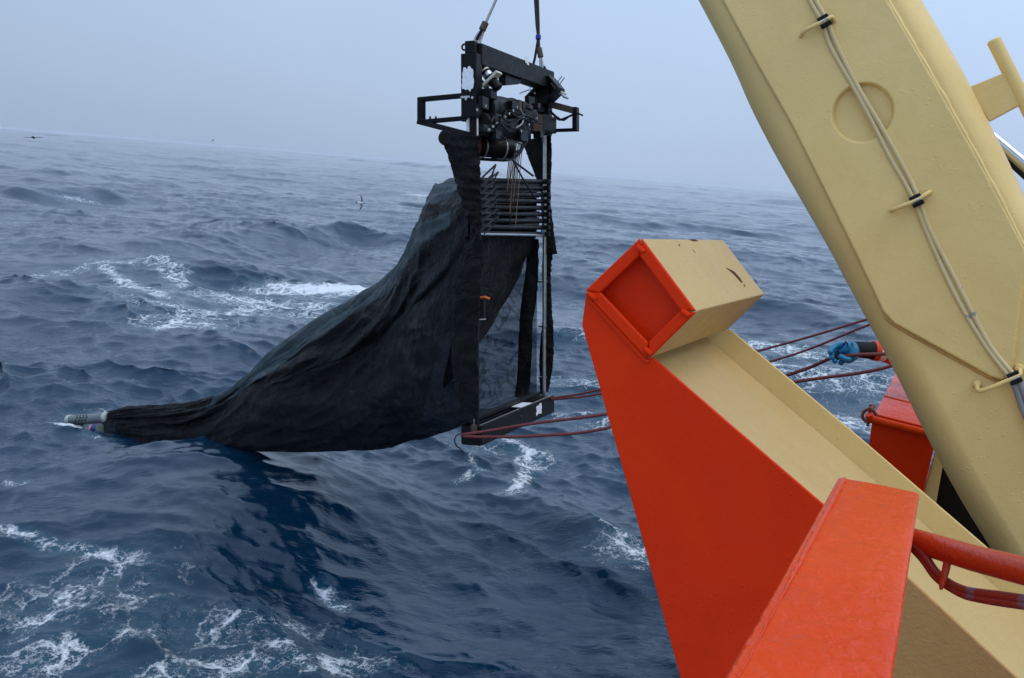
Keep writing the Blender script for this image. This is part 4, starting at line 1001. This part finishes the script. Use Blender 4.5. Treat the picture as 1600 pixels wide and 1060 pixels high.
def fold(th, u, seed, k):
    """creases: long pulls toward the tail plus irregular crumple"""
    t2 = th + 1.1 * u + .5 * math.sin(3 * u + seed)
    c_, s_ = math.cos(t2), math.sin(t2)
    a_ = Vector((c_ * k * .6, s_ * k * .6, u * 3.0 + seed)); b_ = Vector((c_ * k, s_ * k, u * 8 + seed)); d_ = Vector((c_ * k * 2, s_ * k * 2, u * 15 + seed))
    w_ = noise.noise(b_ * .7) * .6
    n0 = noise.noise(a_); n1 = noise.noise(b_ + Vector((w_, 0, w_))); n2 = noise.noise(d_ + Vector((w_, w_, 3))); n3 = noise.noise(d_ * 2.1)
    return (.30 - 2 * abs(n0)) * .75 + (.34 - 2 * abs(n1)) * .62 + (.30 - 2 * abs(n2)) * .30 + (.2 - abs(n3)) * .22
def loft(topf, botf, wid, cr, seed, k, name, m, nth=NTH, u0=0, u1=1.0, mouth=None, sq=2.0, mats=None, pick=None):
    rows = []
    for i in range(NS):
        u = i / (NS - 1)
        if u < u0 or u > u1: continue
        tp_, bp_ = topf(i, u), botf(i, u); d = depth(u)
        pt_ = P(tp_.x, tp_.y, d); pb_ = P(bp_.x, bp_.y, d); c = (pt_ + pb_) / 2; hv_ = (pt_ - pb_) / 2
        wv_ = E * wid(u); row = []
        ax_ = hv_.normalized()
        for j in range(nth):
            th = 2 * PI * j / nth; cs, sn = math.cos(th), math.sin(th)
            e_ = 2 / sq
            cc = math.copysign(abs(cs) ** e_, cs); ss = math.copysign(abs(sn) ** e_, sn)
            p = c + hv_ * cc + wv_ * ss
            rad_ = (hv_ * cs + wv_ * sn).normalized()
            p += rad_ * fold(th, u, seed, k) * cr(u)
            row.append(p)
        if mouth and u < mouth[1]:
            w_ = 1 - u / mouth[1]; w_ = w_ * w_ * (3 - 2 * w_)
            row = [a_.lerp(b_, w_) for a_, b_ in zip(row, mouth[0])]
        rows.append(row)
    mbx = MB(); mbx.grid(rows, closed=True)
    return mbx, rows
# open net: from the rectangular mouth (between rails, below the bars) to the tail
vm0, vm1 = .12, vpx(372, 0)
mouth = []
for j in range(NTH):
    th = 2 * PI * j / NTH; cs, sn = math.cos(th), math.sin(th); k_ = 1 / max(abs(cs), abs(sn))
    mouth.append(fr(FL / 2 + sn * k_ * (FL / 2 - .02), (vm0 + vm1) / 2 + cs * k_ * (vm1 - vm0) / 2, -.05))
def open_top(i, u): return tq[i].lerp(bq[i], .34 * (1 - u) ** .8 + .03)
def open_bot(i, u): return bq[i]
wid_o = lambda u: .56 * (1 - u) ** 1.1 + .10
mbo, rows = loft(open_top, open_bot, wid_o, lambda u: .060 * min(1, u * 8) * (1 - .45 * u), 3.1, 2.2, 'open_net', None, mouth=(mouth, .16), sq=2.3)
for fi in range(len(mbo.f)):
    i, j = divmod(fi, NTH); th = 2 * PI * (j + .5) / NTH; u = i / (NS - 1)
    mbo.mi[fi] = 1 if (math.sin(th) < .25 or u > .30) else 0
mbo.build('open_net', [M['net_fine'], M['net_near']], net, smooth=True, sharp=180, recalc=False)
# closed nets bundled above it, hanging from the bar stack
mouth2 = []
vb0, vb1 = vpx(368, 0), vpx(282, 0)
for j in range(NTH):
    th = 2 * PI * j / NTH; cs, sn = math.cos(th), math.sin(th); k_ = 1 / max(abs(cs), abs(sn))
    mouth2.append(fr(FL / 2 + sn * k_ * (FL / 2 - .04), (vb0 + vb1) / 2 + cs * k_ * (vb1 - vb0) / 2, -.045))
def bun_top(i, u): return tq[i]
def bun_bot(i, u): return tq[i].lerp(bq[i], .46 * (1 - u) ** .45 + .30 * u + .10)
mbb, rows2 = loft(bun_top, bun_bot, lambda u: .50 * (1 - u) ** 1.0 + .09, lambda u: .085 * min(1, u * 7) * (1 - .5 * u) + .014, 9.7, 2.6, 'closed_nets', None, mouth=(mouth2, .13), sq=2.1)
# grey-green faces in ragged patches along the top, black elsewhere
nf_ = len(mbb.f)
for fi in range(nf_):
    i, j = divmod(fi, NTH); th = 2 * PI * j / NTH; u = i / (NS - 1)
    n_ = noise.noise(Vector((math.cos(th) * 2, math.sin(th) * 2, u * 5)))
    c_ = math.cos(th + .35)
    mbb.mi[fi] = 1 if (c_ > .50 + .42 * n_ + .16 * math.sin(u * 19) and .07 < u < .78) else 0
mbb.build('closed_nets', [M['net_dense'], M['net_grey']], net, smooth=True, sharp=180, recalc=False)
# a dark inner cloth of the next net in line, slanting across the mouth
ins = []
pl_t = [(842, 372), (800, 372), (752, 374)]
nI, nJ = 26, 30
for i in range(nI):
    row = []
    for j in range(nJ):
        a_, b_ = i / (nI - 1), j / (nJ - 1)          # a: down, b: near -> far
        s_ = .03 + (FL - .06) * b_
        vtop_ = vpx(370, 0); drop = (.95 - .60 * b_ ** 1.25)
        p = fr(s_, vtop_ - a_ * drop * 1.0, -.06 - .16 * a_ ** 1.2) + T * .03 * noise.noise(Vector((a_ * 3, b_ * 4, 0)))
        row.append(p)
    ins.append(row)
MB().grid(ins).build('inner_panel', M['net_dense'], net, smooth=True, sharp=180, recalc=False)

# canvas sleeves on both sides of the frame
def ribbon(left, right, s, name, m, rows_=60, cols_=9, amp=.012, freq=9, depth_off=0.0, thick=.006, seed=0):
    lq = resample(left, rows_); rq = resample(right, rows_); g = []
    for i in range(rows_):
        row = []
        for j in range(cols_):
            b_ = j / (cols_ - 1); p2 = lq[i].lerp(rq[i], b_); sb = s + depth_off * b_
            p = onS(p2.x, p2.y, sb)
            n_ = noise.noise(Vector((i * .16 * freq / 9 + seed, b_ * 2.2 + seed, 1))) + .5 * noise.noise(Vector((i * .5 + seed, b_ * 5, 4)))
            fr_ = (noise.noise(Vector((i * .75, seed + j * .1, 9)))) * .006
            p += -E * (n_ * amp + .25 * amp * math.sin(b_ * PI) * 2) + T * (fr_ if j in (0, cols_ - 1) else 0)
            row.append(p)
        g.append(row)
    o = MB().grid(g).build(name, m, net, smooth=True, sharp=180, recalc=False)
    so_ = o.modifiers.new('thick', 'SOLIDIFY'); so_.thickness = thick; so_.offset = 0
    return o
ribbon([(689, 206), (691, 222), (702, 250), (712, 285), (722, 318), (734, 350), (742, 372)], [(749, 214), (749, 240), (751, 275), (752, 310), (753, 340), (752, 360), (751, 378)], -.03, 'side_sleeve', M['sleeve'], amp=.026, freq=16, seed=2)
nfp(MB().tube(smooth_path([L(690, 210, .0), L(703, 205, .0), L(720, 210, .0), L(748, 216, .0)], 6), .016, 8), 'sleeve_roll', 'cord', smooth=True)
ribbon([(744, 360), (728, 400), (712, 450), (706, 500), (706, 560), (712, 610), (724, 640), (735, 662)], [(751, 360), (756, 400), (753, 430), (748, 500), (747, 560), (748, 610), (747, 640), (743, 664)], -.035, 'side_panel', M['sleeve'], amp=.018, freq=12, seed=5)
ribbon([(816, 220), (826, 248), (838, 280), (842, 300)], [(861, 212), (862, 248), (861, 280), (860, 300)], FL + .02, 'side_sleeve', M['sleeve'], 40, 8, amp=.01, seed=8)
ribbon([(845, 296), (846, 330), (848, 380), (850, 400)], [(860, 296), (862, 330), (868, 380), (871, 397)], FL + .02, 'side_panel', M['sleeve'], 40, 6, amp=.012, seed=11)
ribbon([(849, 392), (847, 430), (850, 480), (846, 520), (843, 560), (844, 610)], [(864, 392), (861, 430), (862, 480), (865, 520), (864, 570), (857, 613)], FL + .03, 'side_panel', M['sleeve'], 90, 6, amp=.014, freq=30, seed=14)
ribbon([(824, 374), (822, 420), (815, 470), (811, 520), (809, 580), (804, 622)], [(842, 374), (841, 430), (838, 470), (833, 500), (831, 540), (829, 590), (827, 618)], FL - .01, 'far_edge_panel', M['sleeve'], 60, 6, amp=.014, seed=17)

# ---- cod ends in the water -------------------------------------------------------------------------------
dc = depth(1.0)
cg = 'cod end buckets at the tail of the net'
c1 = thing('cod_end_bucket', P(135, 660, dc), 'grey perforated cylinder floating at the far left tip of the net', 'cod end', cg)
p0 = P(107, 657, dc + .12); p1 = P(166, 653, dc - .1); cdv = (p1 - p0).normalized(); rC = .058
MB().tube([p0, p0 + cdv * .004, p0 + cdv * .02, p1 - cdv * .05, p1], [rC * .5, rC * .96, rC, rC, rC * 1.08], 28).build('bucket_body', M['grey_pvc'], c1, smooth=True)
MB().cyl(p0 - cdv * .004, p0 + cdv * .045, rC * 1.10, 28, bev=.004).build('end_ring', M['pale_band'], c1, smooth=True)
MB().cyl(p1 - cdv * .085, p1 - cdv * .03, rC * 1.16, 28, bev=.004).build('collar', M['grey_pvc'], c1, smooth=True)
MB().cyl(p1 - cdv * .025, p1 + cdv * .03, rC * 1.14, 28, bev=.004).build('clamp_band', M['pale_band'], c1, smooth=True)
vc = -CF; upv = (CU - cdv * CU.dot(cdv)).normalized(); fv = cdv.cross(upv); fv = fv if fv.dot(CF) < 0 else -fv
for i in range(4):
    for j in range(3):
        an = R(-10 + 32 * j); nr = upv * math.sin(an) + fv * math.cos(an); c = p0 + cdv * (.17 + i * .048 + .02 * (j % 2)) + nr * rC
        MB().cyl(c - nr * .004, c + nr * .0015, .013, 10, bev=.001).build('drain_hole', M['hole'], c1, smooth=True)
c2 = thing('cod_end_bucket', P(155, 676, dc), 'second bucket end with a blue and pink band, half under water', 'cod end', cg)
p0 = P(144, 672, dc - .12); p1 = P(172, 668, dc - .28); cdv = (p1 - p0).normalized(); rC = .062
MB().tube([p0 - cdv * .12 - Vector((0, 0, .05)), p0, p0 + cdv * .15], [rC * .9, rC, rC], 26).build('bucket_body', M['grey_pvc'], c2, smooth=True)
MB().cyl(p0 + cdv * .02, p0 + cdv * .048, rC * 1.07, 26, bev=.003).build('stripe', M['red_band'], c2, smooth=True)
MB().cyl(p0 + cdv * .05, p0 + cdv * .14, rC * 1.08, 26, bev=.004).build('band', M['blue_band'], c2, smooth=True)

# ---- tag lines -------------------------------------------------------------------------------------------
tg = 'red tag lines from the frame foot to the deck crew'
def line(pts, r, m, lab):
    ps = smooth_path(pts, 10); o = MB().tube(ps, r, 10).build('tag_line', m, None, smooth=True)
    return tag(o, lab, 'rope', tg)
cN = fr(-.035, .035, -.07)
near_loop = [P(1560, 500, 5.5), P(1396, 571, 5.42), P(1236, 598, 5.62), P(955, 646, 6.0), P(840, 661, 6.12), P(760, 674, 6.17), P(726, 679, 6.2), P(722, 680.5, 6.24), P(726, 682, 6.2), P(760, 683, 6.15), P(840, 681, 6.08), P(958, 667, 5.95), P(1225, 588, 5.45), P(1296, 561, 5.22), P(1322, 556.5, 5.13), P(1345, 554.5, 5.085), P(1390, 553, 5.07), P(1440, 551, 5.09)]
line(near_loop, .0095, M['rope'], 'thicker red rope looped round the near foot corner, both ends running right to the glove')
far_loop = [P(1480, 455, 6.3), P(1355, 499, 6.5), P(1180, 550, 6.9), P(942, 608, 7.28), P(880, 620, 7.36), P(850, 623, 7.40), P(846, 624, 7.42), P(850, 625.5, 7.4), P(890, 622, 7.33), P(942, 615, 7.25), P(1200, 566, 6.85), P(1360, 507, 6.45), P(1480, 465, 6.2)]
line(far_loop, .0078, M['rope'], 'thinner red rope looped round the far foot corner, running above the glove')

# ---- crew member behind the leg: only forearm and glove show -------------------------------------------------
suit = plain('orange_float_suit', (.62, .055, .022), .6, 0, .15, 30, .4)
reflect = plain('white_reflective_tape', (.66, .68, .70), .4, 0, .08, 40)
glove_m = plain('blue_rubber_glove', (.012, .17, .34), .42, 0, .2, 35, .5)
cuff_m = plain('black_knit_cuff', (.012, .012, .014), .8, 0, .2, 90, .6)
skin_m = plain('skin', (.50, .29, .20), .5, 0, .08, 40)
hair_m = plain('dark_wool_hat', (.02, .02, .03), .9, 0, .3, 60, .6)
def skinned(name, verts, edges, radii, m, parent=None, sub=2):
    me = bpy.data.meshes.new(name); o = bpy.data.objects.new(name, me); COL.objects.link(o)
    if parent is not None: org = root_origin(parent); o.parent = parent
    else: org = Vector(verts[0]); o.location = org
    o['org'] = tuple(org)
    me.from_pydata([Vector(v) - org for v in verts], edges, [])
    o.modifiers.new('skin', 'SKIN'); 
    if not me.skin_vertices: me.skin_vertices.new()
    for i, r_ in enumerate(radii): me.skin_vertices[0].data[i].radius = (r_, r_) if not isinstance(r_, tuple) else r_
    me.skin_vertices[0].data[0].use_root = True
    o.modifiers['skin'].use_smooth_shade = True
    s_ = o.modifiers.new('sub', 'SUBSURF'); s_.levels = sub; s_.render_levels = sub
    me.materials.append(m); return o
wr = P(1338, 546, 5.17); elb = P(1440, 552, 5.25); 
hip = P(1530, 665, 5.55); 
up_ = Vector((0, 0, 1)); rt = A * .9 + Bv * .1
sh1 = hip + up_ * .50 - A * .17 + Bv * .10; sh2 = hip + up_ * .50 + A * .19 + Bv * .05
neck = hip + up_ * .58 + Bv * .06; head = hip + up_ * .70 + Bv * .08
elb = (sh1 + (wr - sh1) * .5) - up_ * .10
fw_ = P(1372, 549, 5.19)
verts = [hip, hip + up_ * .25 + Bv * .02, hip + up_ * .45 + Bv * .05, neck, hip + up_ * .62 + Bv * .07,
         sh1, elb, fw_,
         sh2, sh2 + Bv * .22 - up_ * .2, sh2 + Bv * .42 - up_ * .16 - A * .2,
         hip - A * .10 - up_ * .06, hip - A * .12 - up_ * .45 + Bv * .08, hip - A * .13 - up_ * .86, hip - A * .13 - up_ * .9 + Bv * .16,
         hip + A * .10 - up_ * .06, hip + A * .12 - up_ * .45 + Bv * .04, hip + A * .13 - up_ * .86 - Bv * .1, hip + A * .13 - up_ * .9 + Bv * .06]
edges = [(0, 1), (1, 2), (2, 3), (3, 4), (2, 5), (5, 6), (6, 7), (2, 8), (8, 9), (9, 10), (0, 11), (11, 12), (12, 13), (13, 14), (0, 15), (15, 16), (16, 17), (17, 18)]
rad_ = [.17, .16, .17, .075, .07, .085, .065, .048, .085, .065, .048, .10, .08, .062, .05, .10, .08, .062, .05]
pers = skinned('person', verts, edges, rad_, suit)
tag(pers, 'person in orange suit behind the cream leg, blue gloved hand gripping the red rope', 'person')
hd = MB()
bmh = bmesh.new(); bmesh.ops.create_uvsphere(bmh, u_segments=24, v_segments=16, radius=.1)
for v_ in bmh.verts:
    x, y, z = v_.co; v_.co = Vector((x * .80, y * 1.0 + (.018 if abs(x) < .02 and .06 < y and -.03 < z < .01 else 0), z * 1.22))
meh = bpy.data.meshes.new('head'); bmh.to_mesh(meh); bmh.free(); meh.materials.append(skin_m)
for p_ in meh.polygons: p_.use_smooth = True
ho = bpy.data.objects.new('head', meh); COL.objects.link(ho); ho.parent = pers; ho.location = head - root_origin(pers); ho.rotation_euler = (0, 0, math.atan2(Bv.y, Bv.x) - PI / 2)
MB().tube([head + up_ * (.02 + .022 * i) for i in range(6)], [.098, .102, .097, .080, .052, .012], 20).build('wool_hat', hair_m, pers, smooth=True)
# forearm pieces
fd_ = (wr - fw_).normalized()
MB().tube([fw_ - fd_ * .03, fw_ + fd_ * .004], [.050, .051], 20).build('sleeve_tape', reflect, pers, smooth=True)
MB().tube([fw_ + fd_ * .004, fw_ + fd_ * .03], [.0515, .049], 20).build('sleeve_hem', suit, pers, smooth=True)
MB().tube([fw_ + fd_ * .028, fw_ + fd_ * .06, wr - fd_ * .005, wr + fd_ * .01], [.044, .043, .041, .036], 20).build('glove_cuff', cuff_m, pers, smooth=True)
# glove: palm and fingers closed on the rope
def G(x, y, d=5.17): return P(x, y, d)
gv = [G(1343, 544), G(1332, 546), G(1322, 546), G(1314, 543)]
ge = [(0, 1), (1, 2), (2, 3)]; gr = [.034, .040, .040, .030]
fing = [  # base, knuckle, middle, tip
    ([(1318, 539, 5.18), (1306, 541, 5.19), (1298, 547, 5.17), (1297, 553, 5.14)], .0165),
    ([(1319, 545, 5.20), (1308, 549, 5.22), (1299, 555, 5.19), (1300, 561, 5.15)], .0165),
    ([(1323, 550, 5.21), (1313, 556, 5.23), (1304, 562, 5.20), (1305, 566, 5.15)], .016),
    ([(1330, 555, 5.21), (1321, 562, 5.22), (1313, 567, 5.19), (1315, 568, 5.15)], .0145)]
for pts, r_ in fing:
    b_ = len(gv); gv += [G(*p) for p in pts]; ge += [(2 if r_ > .0163 else 1, b_), (b_, b_ + 1), (b_ + 1, b_ + 2), (b_ + 2, b_ + 3)]; gr += [r_ * 1.1, r_, r_ * .95, r_ * .85]
b_ = len(gv); gv += [G(1333, 558, 5.13), G(1325, 564, 5.11), G(1316, 560, 5.11), G(1310, 554, 5.12)]; ge += [(1, b_), (b_, b_ + 1), (b_ + 1, b_ + 2), (b_ + 2, b_ + 3)]; gr += [.024, .018, .0165, .0145]
skinned('glove', gv, ge, gr, glove_m, pers, 2)

# ---- birds -------------------------------------------------------------------------------------------------
bw_m = plain('white_feathers', (.62, .63, .60), .7, 0, .08, 40); bd_m = plain('dark_feathers', (.035, .035, .04), .7, 0, .3, 40); bg_m = plain('grey_feathers', (.16, .17, .18), .7, 0, .3, 40)
def bird(px, py, d, span, head_dir, wing_up, bank, mats, lab):
    c = P(px, py, d); root = thing('seabird', c, lab, 'bird', 'seabirds gliding over the waves')
    h = head_dir.normalized(); wv_ = bank.normalized(); wv_ = (wv_ - h * wv_.dot(h)).normalized(); n_ = h.cross(wv_).normalized()
    ln = span * .42
    MB().tube([c - h * ln * .5, c - h * ln * .38, c - h * ln * .1, c + h * ln * .2, c + h * ln * .36, c + h * ln * .44, c + h * ln * .52], [span * .012, span * .03, span * .062, span * .06, span * .04, span * .035, span * .008], 12).build('body', mats[0], root, smooth=True)
    MB().tube([c + h * ln * .30, c + h * ln * .40, c + h * ln * .48, c + h * ln * .56], [span * .041, span * .045, span * .03, span * .006], 10).build('head', mats[1], root, smooth=True)
    tail = [c - h * ln * .40 - wv_ * span * .02, c - h * ln * .40 + wv_ * span * .02, c - h * ln * .66 + wv_ * span * .045, c - h * ln * .66 - wv_ * span * .045]
    MB().prism(tail, n_ * span * .006).build('tail', mats[1], root)
    for sg in (-1, 1):
        g = []
        for i in range(9):
            t_ = i / 8; y = t_ * span * .5; sweep = span * (.05 * math.sin(t_ * PI) - .10 * t_ ** 2); ch = span * (.11 * (1 - t_ ** 2.2) + .008)
            z = wing_up * span * (.16 * t_ - .14 * t_ * t_) 
            b_ = c + wv_ * sg * y + h * (sweep + span * .03) + n_ * z
            g.append([b_ + h * ch * .5 , b_ + n_ * span * .012 * (1 - t_), b_ - h * ch * .5])
        mbx = MB().grid(g)
        o = mbx.build('wing', mats[2], root, smooth=True); s_ = o.modifiers.new('t', 'SOLIDIFY'); s_.thickness = span * .006
        tipg = MB().grid([[p + n_ * .004 * span for p in r_] for r_ in g[5:]]); o = tipg.build('wing_tip', mats[1], root, smooth=True); s_ = o.modifiers.new('t', 'SOLIDIFY'); s_.thickness = span * .008
bird(563.5, 317, 28, .48, CR * 1 - CU * .05 + CF * .2, .9, CU * .9 + CR * .05 - CF * .5, (bw_m, bd_m, bg_m), 'white bodied petrel with dark head banking low beside the net')
bird(52, 215, 60, 1.1, CF * 1 - CR * .2, -.3, CR * 1 + CU * .03, (bd_m, bd_m, bd_m), 'dark seabird with long level wings near the left horizon')
bird(333, 219.5, 90, .5, -CF * .8 - CR * .3, .4, CR * .8 + CU * .75, (bd_m, bd_m, bd_m), 'tiny dark seabird tilted steeply, on the horizon above the whitecap')

# ------------------------------------------------------------------ haze
hz = MB(); hz.box(Vector((0, 2350, 2.2)), Vector((6500, 0, 0)), Vector((0, 3200, 0)), Vector((0, 0, 5.7)))
hm = bpy.data.materials.new('sea_haze'); hm.use_nodes = True; t = hm.node_tree; t.nodes.clear()
pv = t.nodes.new('ShaderNodeVolumePrincipled'); pv.inputs['Density'].default_value = .00012; pv.inputs['Color'].default_value = (.86, .93, 1, 1); pv.inputs['Anisotropy'].default_value = .2
oo = t.nodes.new('ShaderNodeOutputMaterial'); t.links.new(pv.outputs[0], oo.inputs['Volume'])
hzo = hz.build('haze', hm, None); hzo['kind'] = 'stuff'
for o in bpy.data.objects:
    if 'org' in o: del o['org']
